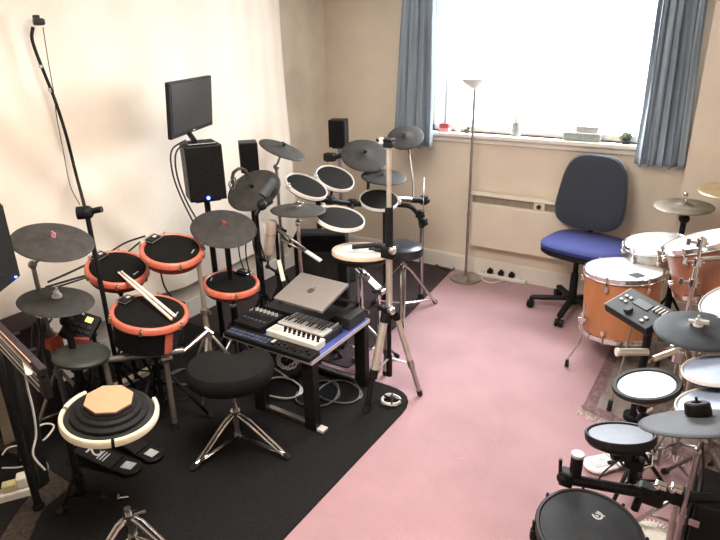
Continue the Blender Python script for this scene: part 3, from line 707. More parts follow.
# laptop stand with laptop
LP = [V((-1.892,2.112,.639)), V((-1.573,2.104,.639)), V((-1.596,2.341,.703)), V((-1.899,2.354,.703))]
t = thing('laptop_stand', 'black folding laptop stand at the back of the blue table', 'laptop stand', (-1.745,2.45,tz))
for s in (-1,1):
    x = -1.745+s*.112
    MB().obox((x,2.479,tz+.012),(x,2.506,.517),.02,.008).obox((x,2.506,.517),(x,2.234,.655),.02,.008).obox((x,2.234,.655),(x,2.112,.622),.02,.006).build('arm', 'black', t)
    MB().box((x,2.42,tz+.006),(.024,.16,.010),.002).build('foot', 'black', t)
MB().cyl((-1.857,2.506,.517),(-1.633,2.506,.517),.006).build('crossbar', 'black', t)
t = thing('laptop', 'closed silver laptop with dark round emblem on its raised stand', 'laptop', (LP[0]+LP[2])/2)
nn = ((LP[1]-LP[0]).cross(LP[3]-LP[0])).normalized(); xd=(LP[1]-LP[0]).normalized(); ctr=(LP[0]+LP[1]+LP[2]+LP[3])/4
B = basis(ctr, nn, xd)
MB().at(B).box((0,0,-.010),(.315,.243,.009),.004).build('base', 'silver_lid', t)
MB().at(B).box((0,0,-.0005),(.317,.245,.009),.004).build('lid', 'silver_lid', t)
q = MB().at(B@Matrix.Translation((0,0,.0042))); 
q.prism([(.021*math.cos(a)*(1-.10*math.exp(-((a-PI/2)/.35)**2)-.08*math.exp(-((a-1.5*PI)/.3)**2)) , .022*math.sin(a)*(1-.10*math.exp(-((a-PI/2)/.35)**2)-.08*math.exp(-((a-1.5*PI)/.3)**2))) if not (-.1<((a+.35)%(2*PI))<.62) else (.0150*math.cos(a), .016*math.sin(a)) for a in [2*PI*k/40 for k in range(40)]], 0, .0006)
q.prism([(.001,.0245),(.004,.030),(.010,.034),(.009,.028),(.005,.0245)],0,.0006)
q.build('emblem', 'logo_dark', t)

# ------------------------------------------------------------------ silver studio microphone on its stand
mt = V((-2.160,2.445,.954)); mb_ = V((-2.180,2.413,.734))
ax = (mt-mb_).normalized(); B = basis(mb_, ax)
t = thing('studio_microphone', 'champagne-silver studio microphone standing upright behind the laptop', 'microphone', mb_)
MB().at(B).lathe([(0,0),(.022,.0),(.029,.006),(.030,.012),(.030,.125),(0,.125)],28).build('body', 'champagne', t)
MB().at(B).lathe([(0,.125),(.0305,.125),(.0305,.192),(.029,.204),(.020,.209),(0,.210)],28).build('grille', 'champagne', t)
MB().at(B).lathe([(.0302,.120),(.0318,.121),(.0318,.126),(.0302,.127)],28).build('band', 'steel', t)
MB().at(B).cyl((0,0,-.035),(0,0,0),.013,.016).build('connector', 'steel', t)
stand('microphone_stand', 'black stand under the champagne studio microphone', (-2.24,2.55), mb_-ax*.02, ax, a0=1.57, spread=.16, zh=.26, elbow=.56)

# ------------------------------------------------------------------ photo tripod
tc = V((-1.425,2.495,0))
t = thing('camera_tripod', 'tall silver photo tripod without camera, beside the blue table', 'tripod', tc)
hubz=.535
for fx,fy_,mid in ((-1.263,2.562,1),(-1.441,2.268,1),(-1.546,2.654,0)):
    ft=V((fx,fy_,.012)); d=(V((fx,fy_,0))-tc).normalized(); top=V((tc.x,tc.y,hubz-.015))+d*.032
    p1=top.lerp(ft,.60); 
    r0 = .021 if fy_<2.4 else .0165
    lg=MB().tube([top.lerp(ft,.04),p1],r0,14).build('leg','alu',t)
    MB().tube([top,top.lerp(ft,.09)],r0*1.2,12).build('leg_joint','black',lg)
    MB().tube([top.lerp(ft,.57),top.lerp(ft,.66)],r0*1.15,12).tube([top.lerp(ft,.66),top.lerp(ft,.97)],r0*.8,12).build('leg_extension','black' if fy_<2.4 else 'steel',lg)
    MB().tube([top.lerp(ft,.95),ft+V((0,0,-.004))],r0*.95,12).build('rubber_foot','rubber_dark',lg)
    MB().obox((tc.x,tc.y,.235),top.lerp(ft,.62),.012,.005).build('brace','light_grey' if mid else 'black',t)
MB().cyl((tc.x,tc.y,hubz-.045),(tc.x,tc.y,hubz+.012),.042,.036).box((tc.x-.045,tc.y-.01,hubz),(.035,.03,.03),.006).build('shoulder','black',t)
MB().ball((tc.x+.03,tc.y-.03,hubz+.006),.024).build('bubble_level','chrome',t)
MB().cyl((tc.x,tc.y,.19),(tc.x,tc.y,hubz),.012).cyl((tc.x,tc.y,.12),(tc.x,tc.y,.25),.017).build('lower_column','black',t)
MB().cyl((tc.x,tc.y,hubz),(tc.x,tc.y,.86),.0175).build('column','alu',t)
MB().cyl((tc.x,tc.y,.84),(tc.x,tc.y,1.10),.021).box((tc.x,tc.y,.86),(.075,.06,.065),.01).cyl((tc.x-.04,tc.y,.86),(tc.x-.11,tc.y-.02,.865),.007).build('column_sleeve','black',t)
MB().ball((tc.x+.04,tc.y-.035,.885),.022).cyl((tc.x+.03,tc.y-.03,.88),(tc.x+.06,tc.y-.05,.89),.010).build('crank','chrome',t)
MB().cyl((tc.x,tc.y,1.08),(tc.x,tc.y,1.40),.0125).build('upper_column','alu',t)
hd=MB().box((tc.x,tc.y,1.412),(.05,.04,.03),.006).box((tc.x-.01,tc.y,1.435),(.07,.05,.012),.003).cyl((tc.x,tc.y,1.42),(tc.x-.055,tc.y-.03,1.435),.008).build('head','black',t)
MB().box((tc.x-.03,tc.y-.02,1.43),(.024,.018,.03),.003).build('clamp','light_grey',hd)

# ------------------------------------------------------------------ silver-rimmed kit in the corner
G2 = 'white-rimmed pads of the corner kit'
rim_pad((-2.337,3.007,.996), (.44,.04,.89), .145, 'mesh_grey', 'white_rim', 'white-rimmed black pad, lower left of the two tilted toms in the corner', G2, rw=.008, rh=.018, clampdir=(-.3,-.9,0))
rim_pad((-2.339,3.338,.983), (.45,-.12,.88), .140, 'mesh_grey', 'white_rim', 'white-rimmed black pad just below the small corner speaker', G2, rw=.008, rh=.018, clampdir=(-.6,-.7,0))
rim_pad((-1.873,2.711,.923), (.25,-.04,.97), .145, 'mesh_grey', 'white_rim', 'white-rimmed grey pad between the hi-hat pad and the white-headed snare', G2, rw=.008, rh=.017, clampdir=(-.9,.2,0))
rim_pad((-2.082,3.503,.822), (.21,-.22,.95), .140, 'mesh_grey', 'white_rim', 'white-rimmed pad crossed by the silver tripod column', G2, rw=.008, rh=.017, clampdir=(.9,.4,0))
rim_pad((-1.686,2.642,.775), (-.02,.08,1.0), .170, 'light_grey', 'tan_rim', 'white-headed snare pad with tan rim behind the laptop', None, m_shell='black', depth=.06, rw=.010, rh=.017, cup=False)
solo('rim_clamp', MB().cyl((-1.722, 2.597, 0.805),(-1.610, 2.672, 0.812),.014).box((-1.583, 2.680, 0.791),(.07,.05,.06),.01), 'black', 'black clamp bar lying over the white-headed snare pad', 'clamp')
stand('snare_stand', 'chrome stand under the white-headed snare pad', (-1.72,2.68), (-1.686,2.642,.715), (0,0,1), m='chrome', a0=.9, spread=.23, zh=.28)
cymbal((-2.366,2.533,1.076), (.1,-.55,.83), .165, 'rubber', 'steeply tilted dark cymbal pad, left of the hi-hat of the corner kit', group='cymbal pads of the corner kit', nut='black')
cymbal((-2.071,2.573,.986), (.02,.04,1.0), .160, 'rubber', 'flat black hi-hat pad with chrome clutch just above the microphone', cat='hi-hat pad', parts=('post','clutch'), name='hihat_pad')
cymbal((-2.394,2.858,1.26), (.37,.13,.92), .150, 'rubber', 'dark cymbal pad highest on the left, right of the second black speaker', group='cymbal pads of the corner kit', nut='black')
cymbal((-2.298,3.668,1.095), (.35,-.37,.86), .178, 'rubber', 'large dark cymbal pad facing forward, right of the small corner speaker', group='cymbal pads of the corner kit', nut='black')
cymbal((-2.13,3.98,1.192), (.18,-.47,.86), .140, 'rubber', 'small dark cymbal pad in front of the left curtain', group='cymbal pads of the corner kit')
cymbal((-2.103,3.61,.968), (.12,-.07,.99), .165, 'rubber_dark', 'dark cymbal pad lowest, hidden behind the tripod top', group='cymbal pads of the corner kit', nut='steel')
ts = stand('cymbal_stand', 'black boom stand carrying the steeply tilted cymbal pad', (-2.42,2.60), (-2.366,2.533,1.076), (.1,-.55,.83), a0=1.3, spread=.2, elbow=.98)
MB().cyl((-2.208, 2.437, 1.075),(-2.180, 2.517, 1.153),.030,.026).build('arm_sleeve', 'rubber_blue', ts)
MB().ball((-2.177, 2.389, 1.038),.030).cyl((-2.177, 2.389, 1.038),(-2.170, 2.451, 1.053),.024).cyl((-2.177, 2.389, 1.038),(-2.42,2.60,.90),.012).build('arm_knob', 'black', ts)
stand('hihat_stand', 'chrome hi-hat stand rising behind the microphone', (-2.078,2.575), (-2.071,2.573,.98), (0,0,1), m='chrome', a0=.5, spread=.22, elbow=.90)
stand('cymbal_stand', 'black stand under the cymbal pad that is highest on the left', (-2.52,2.93), (-2.394,2.858,1.26), (.37,.13,.92), a0=.1, spread=.2, elbow=1.12, mp='steel')
rk = thing('drum_rack', 'black curved tube rack of the corner kit beside the round navy throne', 'rack', (-2.0,3.5,0))
bar = [(-2.312, 3.090, 0.892), (-2.222, 3.218, 0.852), (-2.179, 3.389, 0.803), (-2.086, 3.594, 0.758), (-2.013, 3.686, 0.745), (-1.946, 3.734, 0.727), (-1.889, 3.752, 0.662), (-1.854, 3.736, 0.579)]
MB().tube(spline(bar,6), .018, 12).build('curved_bar', 'black', rk)
e = V(bar[-1]); MB().tube([e, V((e.x,e.y,.03))], .016, 12).build('leg', 'steel', rk)
MB().cyl((e.x,e.y,.007),(e.x,e.y,.05),.024).build('rubber_foot', 'rubber_dark', rk)
for q in (bar[0], bar[3]):
    q=V(q); MB().tube([(q.x,q.y,q.z-.01),(q.x,q.y,.02)], .017, 12).build('leg', 'black', rk)
    MB().cyl((q.x,q.y,.007),(q.x,q.y,.05),.024).build('rubber_foot', 'rubber_dark', rk)
MB().cyl((-2.000, 3.633, 0.804), (-1.956, 3.751, 0.778), .020).build('end_sleeve', 'chrome', rk)
MB().cyl((-1.956, 3.751, 0.778), (-1.888, 3.895, 0.745), .024).box((-1.905, 3.863, 0.755),(.05,.05,.07),.01).build('end_clamp', 'black', rk)
for q,dp in (((423,222),4.34),((420,214),4.34),((385,205),4.28),((352,203),4.10),((330,200),4.0)):
    c_=fdq = V(bar[3]) if q==(385,205) else None
    p = {(423,222):(-1.856, 3.754, 0.620),(420,214):(-1.886, 3.761, 0.675),(385,205):(-2.086, 3.594, 0.758),(352,203):(-2.195, 3.325, 0.823),(330,200):(-2.271, 3.170, 0.872)}[q]
    MB().box(p,(.055,.05,.055),.008).cyl(p,(p[0]+.05,p[1]-.03,p[2]),.008).build('clamp', 'black', rk)
MB().tube([(-1.852, 3.747, 0.599),(-1.909, 3.862, 0.921)],.004,8).build('thin_rod','steel',rk)
MB().tube([(-1.945, 3.760, 0.781),(-1.975, 3.824, 0.877),(-2.074, 3.936, 1.086),(-2.14,3.99,1.172)],.008,8).build('cymbal_arm','steel',rk)
MB().tube([(-2.151, 3.465, 0.788),(-2.30,3.72,.95),(-2.32,3.69,1.06)],.011,8).build('cymbal_arm','black',rk)
MB().tube([(-2.033, 3.662, 0.748),(-2.09,3.64,.88),(-2.105,3.612,.955)],.010,8).build('cymbal_arm','black',rk)
MB().tube([(-2.271, 3.170, 0.872),(-2.36,3.34,.93)],.010,8).build('tom_arm','black',rk)
MB().tube([(-2.312, 3.090, 0.892),(-2.36,3.01,.93)],.010,8).build('tom_arm','black',rk)
MB().tube([(-2.195, 3.325, 0.823),(-1.95,2.95,.80),(-1.88,2.715,.86)],.011,8).build('tom_arm','black',rk)
MB().tube([(-2.086, 3.594, 0.758),(-2.085,3.505,.765)],.010,8).build('tom_arm','black',rk)

t = thing('kick_pad', 'tall black kick drum tower under the white-rimmed grey pad', 'kick pad', (-2.13,2.86,0))
MB().at(Matrix.Translation((-2.13,2.86,0))@Matrix.Rotation(.5,4,'Z')).box((0,0,.42),(.34,.16,.68),.03).build('body','black_fabric',t)
MB().at(Matrix.Translation((-2.13,2.86,0))@Matrix.Rotation(.5,4,'Z')).box((0,-.084,.50),(.22,.012,.30),.005).build('strike_panel','rubber_dark',t)
for s in (-1,1): MB().at(Matrix.Translation((-2.13,2.86,0))@Matrix.Rotation(.5,4,'Z')).box((s*.12,-.02,.065),(.05,.30,.11),.01).build('leg','black',t)
pedal((-2.25,2.74,.008),(-2.02,2.60,.008),.095,'kick pedal behind the blue table, at the foot of the black kick tower', mh='grey_tube')
t = thing('hihat_pedal', 'chrome hi-hat pedal below the white-headed snare pad', 'pedal', (-1.67,2.9,0))
a=V((-1.753, 2.691, 0.640)); b=V((-1.599, 2.681, 0.543))
MB().obox(a,b,.06,.012,bev=.004).build('footboard','grey_tube',t)
MB().cyl(a,(a.x,a.y,.02),.010).cyl((a.x-.05,a.y,.02),(a.x+.06,a.y,.02),.009).build('frame','steel',t)
MB().box((b.x,b.y,b.z-.012),(.07,.05,.03),.006).cyl((b.x,b.y,b.z-.01),(b.x,b.y,.01),.010).build('heel_plate','chrome',t)
MB().tube([a,(-1.671, 2.679, 0.585)],.014,8).ball((-1.674, 2.663, 0.609),.026).build('spring','steel',t)
tb = stand('boom_stand', 'black boom stand right of the microphone with a pale flat end', (-2.36,2.70), (-2.116, 2.538, 0.811), (.2,-.1,1), a0=.8, spread=.2, elbow=.80)
MB().tube([(-2.185, 2.517, 0.861),(-2.007, 2.543, 0.754)],.008,8).tube([(-2.146, 2.483, 0.816),(-2.005, 2.539, 0.743)],.006,8).build('boom','steel',tb)
MB().obox((-2.006, 2.541, 0.748),(-1.910, 2.554, 0.700),.034,.010,bev=.003).build('flat_end','light_grey',tb)
MB().obox((-2.106, 2.411, 0.717),(-2.060, 2.387, 0.605),.024,.006).build('white_strut', 'white_plastic', tb)
MB().obox((-2.253, 2.466, 0.926),(-2.212, 2.446, 0.828),.014,.006).build('white_strut', 'white_plastic', tb)

# ------------------------------------------------------------------ speakers, monitor
SP=[]
def speaker(label, c, ang, w, d, h, led=None, polez=0.0, name='speaker', pole_label=None, polem='black'):
    K = Matrix.Translation(c)@Matrix.Rotation(ang,4,'Z')       # local -y is the front
    t = thing(name, label, 'speaker', c, ang)
    MB().at(K).box((0,0,h/2),(w,d,h),.006).build('cabinet','black',t)
    MB().at(K).box((0,-d/2-.003,h/2),(w*.94,.008,h*.95),.003).build('front_grille','black_fabric',t)
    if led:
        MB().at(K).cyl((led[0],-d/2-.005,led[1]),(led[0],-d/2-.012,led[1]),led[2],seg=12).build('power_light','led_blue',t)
    if pole_label:
        s_ = thing('speaker_stand', pole_label, 'stand', (c[0],c[1],0))
        SP.append(s_); MB().cyl((c[0],c[1],.03),(c[0],c[1],c[2]-.01),.017).build('pole', polem, s_)
        MB().at(K).box((0,0,-.006),(w*.7,d*.7,.012),.003).build('top_plate','black',s_)
        MB().at(Matrix.Translation((c[0],c[1],0))).lathe([(0,0.004),(.13,.004),(.13,.018),(.03,.03),(0,.03)],28).build('base','black',s_)
    return K
fl = V((-2.528,2.194,0)); fr_ = fl+V((.545,.839,0))*.205; wd=(fr_-fl).normalized(); bk=V((-wd.y,wd.x,0))
c_=(fl+fr_)/2+bk*.085; ang=math.atan2(wd.y,wd.x)
speaker('black speaker with glowing blue light, carrying the flat monitor', (c_.x,c_.y,1.05), ang, .205,.17,.31, led=(-.005,.020,.010), pole_label='black pole stand under the speaker with the blue light')  # real blue light, its disc widened to include the bloom around it
m0=V((-2.600, 2.182, 1.395)); md_=V((-.41,.91,0)).normalized(); mn=V((md_.y,-md_.x,0)); W_=.60
t = thing('monitor', 'flat black computer monitor standing on top of a speaker', 'monitor', (c_.x,c_.y,1.36))
B = basis(m0+md_*W_/2+V((0,0,.150))+mn*.012, mn-V((0,0,.085)), md_)
MB().at(B).box((0,0,-.012),(W_,.300,.026),.006).build('housing','black',t)
MB().at(B).box((0,.006,.0025),(W_-.034,.262,.003)).build('screen','screen',t)
mk=MB().at(B)
for i in range(4): mk.box((-.012+i*.008,-.1365,.0022),(.005,.006,.002))
mk.build('maker_mark','light_grey',t)
ctr=m0+md_*W_/2
MB().tube(spline([(ctr.x-mn.x*.02,ctr.y-mn.y*.02,1.46),(ctr.x-mn.x*.04,ctr.y-mn.y*.04,1.41),(c_.x-.02,c_.y-.02,1.375)],5),.016,10).build('neck','black',t)
MB().at(Matrix.Translation((c_.x,c_.y,1.36))@Matrix.Rotation(ang,4,'Z')).box((0,0,.006),(.16,.14,.012),.004).build('base','black_gloss',t)
solo('small_receiver', MB().box((-2.530, 2.410, 1.349),(.035,.035,.024),.004), 'light_grey', 'small pale grey box on the right corner of the speaker top under the monitor', 'box')
c2=V((-2.627, 2.796, 1.107))
speaker('second black speaker, left of the highest tilted cymbal pad', c2, .80, .115,.13,.19, pole_label='black pole stand of the second speaker, behind the cable loops')
c3=V((-2.615,3.80,1.11))
speaker('small black speaker in the far left corner of the room', c3, .35, .130,.13,.205, pole_label='pale pole stand of the small corner speaker', polem='steel')
MB().box((-2.527, 3.550, 1.076),(.09,.06,.06),.012).cyl((-2.548, 3.527, 1.057),(-2.432, 3.620, 1.095),.018).build('stand_clamp','black',SP[-1])
# speaker at the left edge
C0=V((-2.273,1.08,1.054)); dd=V((.59,-.81,0)).normalized(); bn=V((-.81,-.59,0)).normalized()
ang=math.atan2(dd.y,dd.x)+PI
cc=C0+dd*.10+bn*.11
K=Matrix.Translation(cc)
t=thing('speaker','black speaker cut off by the left edge of the photo, with a blue light','speaker',cc)
B=basis(cc+V((0,0,.15)), (0,0,1), dd)
MB().at(B).box((0,0,0),(.20,.22,.30),.005).build('cabinet','black',t)
fs = 1 if (B.to_3x3()@V((0,1,0))).dot(-bn)>0 else -1
MB().at(B).box((0,fs*.113,0),(.188,.008,.286),.003).build('front_grille','black_fabric',t)
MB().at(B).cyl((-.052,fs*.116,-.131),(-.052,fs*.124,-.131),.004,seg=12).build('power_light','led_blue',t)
s_=thing('speaker_stand','black pole stand under the speaker at the left edge','stand',(cc.x,cc.y,0))
MB().cyl((cc.x,cc.y,.03),(cc.x,cc.y,1.05),.016).build('pole','black',s_)
MB().at(Matrix.Translation((cc.x,cc.y,0))).lathe([(0,0.009),(.024,.009),(.024,.02),(.02,.03),(0,.03)],28).build('base','black',s_)

# ------------------------------------------------------------------ webcam on the tall boom
bx,by=-2.600,1.610
t=thing('camera_boom_stand','tall black boom stand curving up the sheet, left of the orange kit','stand',(bx,by,0))
tri_legs(t,(bx,by),.30,.22,.9,'black',r=.009)
MB().cyl((bx,by,.05),(bx,by,1.13),.012).build('pole','black',t)
MB().ball((bx,by,1.135),.034).cyl((bx-.03,by-.03,1.135),(bx+.01,by+.01,1.135),.032).cyl((bx+.02,by+.015,1.14),(bx+.065,by+.04,1.15),.015).build('boom_clamp','black',t)
bm=[(bx,by,1.10),(-2.993, 1.835, 1.250),(-3.014, 1.837, 1.445),(-3.038, 1.829, 1.624),(-3.044, 1.807, 1.749),(-3.063, 1.796, 1.859),(-3.061, 1.789, 1.925),(-3.056, 1.803, 1.975)]
MB().tube(spline(bm,6),.0085,10).build('boom','black',t)
for p,q in (((-3.043, 1.816, 1.685),(-3.044, 1.819, 1.665)),((-3.052, 1.799, 1.797),(-3.051, 1.799, 1.783))): MB().cyl(p,q,.0098).build('tape_band','light_grey',t)
wc=V((-3.020, 1.814, 2.001))
t=thing('webcam','small dark webcam on the tip of the tall boom','webcam',wc)
B=Matrix.Translation(wc)@Matrix.Rotation(-.35,4,'Z')
MB().at(B).box((.012,0,-.004),(.085,.045,.032),.010).build('body','body_grey',t)
MB().at(B).box((-.028,0,.018),(.03,.03,.022),.005).build('mount','body_grey',t)
MB().at(B).cyl((.03,-.022,-.004),(.03,-.03,-.004),.010).build('lens','black_gloss',t)
cable([(-2.994, 1.817, 1.973),(-2.984, 1.803, 1.821),(-3.017, 1.817, 1.651),(-3.032, 1.816, 1.535),(-3.013, 1.803, 1.372),(-2.977, 1.780, 1.192),(-2.940, 1.791, 1.084)],.0022,'cable_black','thin webcam wire hanging beside the tall boom')

# ------------------------------------------------------------------ sampler and boxes behind the hi-hat pad
sp=V((-2.644, 1.482, 0.567))
t=thing('sampler','black sampler with a lit yellow screen behind the hi-hat pad','sampler',sp)
B=basis(sp,(.55,-.35,.75),(.85,.45,-.3))
MB().at(B).box((0,0,-.015),(.15,.155,.045),.006).build('body','black',t)
MB().at(B).box((.028,.042,.009),(.032,.028,.003)).build('screen','lcd_yellow',t)
for i in range(4):
    for j in range(3): MB().at(B).box((-.054+i*.034,-.055+j*.028,.010),(.026,.02,.006),.002).build('pad_button','body_grey',t)
for i in range(3): MB().at(B).cyl((-.05+i*.02,.06,.008),(-.05+i*.02,.06,.020),.006).build('knob','light_grey',t)
tq=stand('sampler_stand','black stand holding the sampler with the yellow screen',(-2.78,1.62),sp,(.3,-.2,.9),a0=1,spread=.17,elbow=.42)
MB().box((-2.718, 1.370, 0.513),(.07,.07,.07),.006).build('orange_block','orange_box',tq)
MB().obox((-2.621, 1.404, 0.533),(-2.540, 1.453, 0.526),.02,.02).build('red_strip','red_part',tq)
gq=(-2.952, 1.343, 0.503)
solo('storage_box',MB().box((gq[0],gq[1],(gq[2]+.08)/2),(.22,.16,gq[2]+.07),.01),'mat_plum','dark grey-brown box standing behind the keyboards at the left edge','box')

# ------------------------------------------------------------------ keyboards at the left edge
k0=V((-2.520, 1.063, 0.760)); k1=V((-2.056, 0.961, 0.760)); kd=(k1-k0).normalized(); kp=V((kd.y,-kd.x,0))
if kp.dot(V((1,-1,0)))<0: kp=-kp
def board(z, h, w, m, label, strips):
    end=V((k1.x,k1.y,z)); c=end-kd*.45-kp*(w/2)
    t=thing('keyboard',label,'keyboard',c)
    B=basis(c,(0,0,1),kd); sg=1 if (B.to_3x3()@V((0,1,0))).dot(kp)>0 else -1
    MB().at(B).box((0,0,-h/2),(.90,w,h),.004).build('body',m,t)
    for zo,hh,mm,x1,nm in strips: MB().at(B).box(((-.45+x1)/2,sg*(w/2+.001),zo),(.45+x1,.004,hh),.001).build(nm,mm,t)
    MB().at(B).box((.452,0,-h/2),(.006,w*.9,h*.8),.002).build('end_cap','black',t)
    return t
board(.765,.034,.028,'mat_plum','upper brown-grey keyboard with a reddish side band at the left edge',((-.004,.005,'tan_rim',.36,'edge_trim'),(-.017,.014,'book_red',.34,'side_band'),(-.030,.004,'tan_rim',.36,'edge_trim')))
board(.728,.100,.028,'black','lower black keyboard with white side lines at the left edge',((-.005,.009,'key_white',.40,'edge_trim'),(-.028,.005,'light_grey',.41,'edge_trim'),(-.055,.010,'key_white',.40,'edge_trim'),(-.088,.008,'light_grey',.38,'edge_trim')))
solo('white_wedge',MB().prism([(0,0),(.10,-.012),(.115,-.002),(.115,.018),(.10,.022)],0,.010).at(Matrix.Identity(4)),'paper','dummy','dummy') if False else None
B=basis(V((k1.x,k1.y,.7320))-kd*.20+kp*.004,(0,0,1),kd); sg=1 if (B.to_3x3()@V((0,1,0))).dot(kp)>0 else -1
solo('music_sheet',MB().at(B).prism([(0,0),(.14,sg*.002),(.155,sg*.012),(.15,sg*.026),(.135,sg*.028)],0,.004),'paper','narrow white paper wedge sticking out at the end of the lower keyboard','paper')
t=thing('keyboard_stand','black keyboard stand with thick slanted legs at the left edge','stand',(-2.3,.89,0))
for s,o in ((0,.40),(1,.62)):
    a=k1-kd*o
    lg=MB().obox((a.x-kp.x*.03,a.y-kp.y*.03,.66),(a.x+.02,a.y-.02,.02),.045,.045).build('leg','black',t)
    MB().obox((a.x-kp.x*.10,a.y-kp.y*.10,.655),(a.x+kp.x*.0,a.y+kp.y*.0,.655),.03,.02).build('support_arm','black',t)
solo('pale_board',MB().obox((-2.864, 1.135, 0.010),(-2.694, 1.087, 0.421),.09,.015),'pale_wood','pale board leaning behind the keyboard stand legs at the left edge','board')

# ------------------------------------------------------------------ power strip bottom left
k,L,h=power_strip((-2.529, 0.822, 0.000),(-2.419, 0.983, 0.000),'cream power strip on the floor at bottom left',w=.055,h=.045)
solo('power_adapter',MB().at(k).box((L*.36,.01,h+.030),(.065,.055,.055),.008),'white_plastic','cream power adapter plugged into the bottom-left power strip','adapter')
solo('power_adapter',MB().at(k).box((L*.05,.0,h+.022),(.06,.04,.038),.006),'amber','yellow-green adapter plugged into the bottom-left power strip','adapter')
solo('plank',MB().obox((-2.822, 1.688, 0.020),(-2.800, 1.958, 0.020),.05,.03),'pale_wood','pale plank lying on the floor behind the grey rack leg','plank')

# ------------------------------------------------------------------ acoustic kit on the right
def drum(name,label,c,n,r,h,shell,lugs,lug0,group=None,cat='drum',badge=False):
    t=thing(name,label,cat,c,0,group); B=basis(c,n)
    MB().at(B).lathe([(0,-.002),(r*.6,-.002),(r*.95,-.003),(r*.985,-.008),(r*.985,-.012),(0,-.012)],56).build('drumhead','drumhead',t)
    for z,nm in ((.004,'top_hoop'),(-h-.004,'bottom_hoop')):
        s=1 if z>0 else -1
        MB().at(B).lathe([(r*.985,z-s*.012),(r*.99,z),(r*1.01,z+s*.003),(r*1.035,z),(r*1.03,z-s*.006),(r*1.02,z-s*.024),(r*1.045,z-s*.028),(r*1.04,z-s*.032),(r*.99,z-s*.030),(r*.985,z-s*.012)],56).build(nm,'chrome',t)
    MB().at(B).lathe([(r*.975,-.012),(r*.985,-.016),(r*.985,-h),(r*.96,-h),(r*.96,-.012),(r*.975,-.012)],56).build('shell',shell,t)
    for k in range(lugs):
        Q=B@Matrix.Rotation(lug0+2*PI*k/lugs,4,'Z')
        tops=((-.06),(-h+.06)) if h>.2 else ((-h/2),)
        for z in tops: 
            MB().at(Q).box((r*.99+.010,0,z),(.022,.018,.040),.006).cyl((r*.99,0,z),(r*.99+.016,0,z),.013).build('lug','chrome',t)
        MB().at(Q).cyl((r*1.025+.003,0,-.012),(r*1.0+.012,0,-.05),.0035,seg=6).cyl((r*1.025+.003,0,.012),(r*1.025+.003,0,-.02),.006,seg=8).build('tension_rod','chrome',t)
        if h>.2: MB().at(Q).cyl((r*1.025+.003,0,-h+.012),(r*1.0+.012,0,-h+.05),.0035,seg=6).cyl((r*1.025+.003,0,-h-.012),(r*1.025+.003,0,-h+.02),.006,seg=8).build('tension_rod','chrome',t)
    return t,B
c_=(-.441,3.568,.585)
t,B=drum('floor_tom','orange-brown wooden floor tom with white head in front of the office chair',c_,(-.06,.02,1),.213,.395,'wood_orange',6,.3)
for a,fx,fy in ((-2.25,-.640,3.300),(2.0,-.60,3.84),(-.15,-.17,3.56)):
    p=V((c_[0]+.245*math.cos(a),c_[1]+.245*math.sin(a),0))
    q=Matrix.Translation((p.x,p.y,.30))
    l_=MB().tube(spline([(p.x,p.y,.40),(p.x,p.y,.25),(p.x,p.y,.16),(p.x*.6+fx*.4,p.y*.6+fy*.4,.11),(fx,fy,.05),(fx,fy,.03)],5),.0055,8).build('leg','chrome',t)
    MB().cyl((fx,fy,.006),(fx,fy,.05),.013,.009).build('rubber_foot','rubber_dark',l_)
    MB().cyl((p.x,p.y,.27),(p.x,p.y,.34),.015).box((p.x,p.y,.305),(.05,.05,.025),.006).build('leg_bracket','chrome',t)
solo('damping_pad',MB().at(basis(V(c_)+V((.085,-.075,.004)),(-.06,.02,1),(.8,-.6,0))).box((0,0,0),(.07,.075,.004),.001),'body_grey','dark grey square damping patch on the floor tom head','damper')
c2_=(-.318,3.86,.690)
t,B=drum('snare_drum','shiny metal snare drum with white head behind the floor tom',c2_,(-.12,-.06,.99),.178,.135,'steel',8,.2)
stand('snare_stand','chrome stand under the shiny metal snare drum',(-.318,3.86),(-.31,3.85,.54),(0,0,1),m='chrome',a0=.4,spread=.25)
c3_=(-.059,3.462,.865)
t,B=drum('tom_drum','red-brown wooden tom with tilted white head behind the chrome stand',c3_,(-.36,.06,.93),.197,.27,'wood_red',6,.1)
stand('tom_stand','dark stand holding the red-brown wooden tom from behind',(.12,3.62),(.02,3.52,.56),(-.3,0,1),m='steel',a0=.7,spread=.26)
t=cymbal((-.214,4.052,.89),(-.03,-.06,1),.170,'bronze','dull gold cymbal beside the office chair, under the right curtain','cymbal',nut='chrome',name='cymbal',bell=.035)
MB().cyl((-.214,4.052,.90),(-.214,4.052,.968),.006).ball((-.214,4.052,.958),.014).cyl((-.214,4.052,.905),(-.214,4.052,.925),.016).build('bolt','chrome',t)
stand('cymbal_stand','dark steel stand under the dull gold cymbal',(-.20,4.07),(-.214,4.052,.885),(0,0,1),m='black',a0=.3,spread=.16,elbow=.80,zh=.25,rp=.017)
cymbal((0.042, 4.028, 1.025),(-.05,-.05,1),.20,'brass','pale brass cymbal cut off by the right edge, above the tom','cymbal',nut='chrome',name='cymbal',bell=.04)
p_=(0.042, 4.028, 1.025)
stand('cymbal_stand','chrome stand under the pale brass cymbal at the right edge',(p_[0]+.03,p_[1]),p_,(0,0,1),m='chrome',a0=.3,spread=.2,elbow=.9,zh=.3)
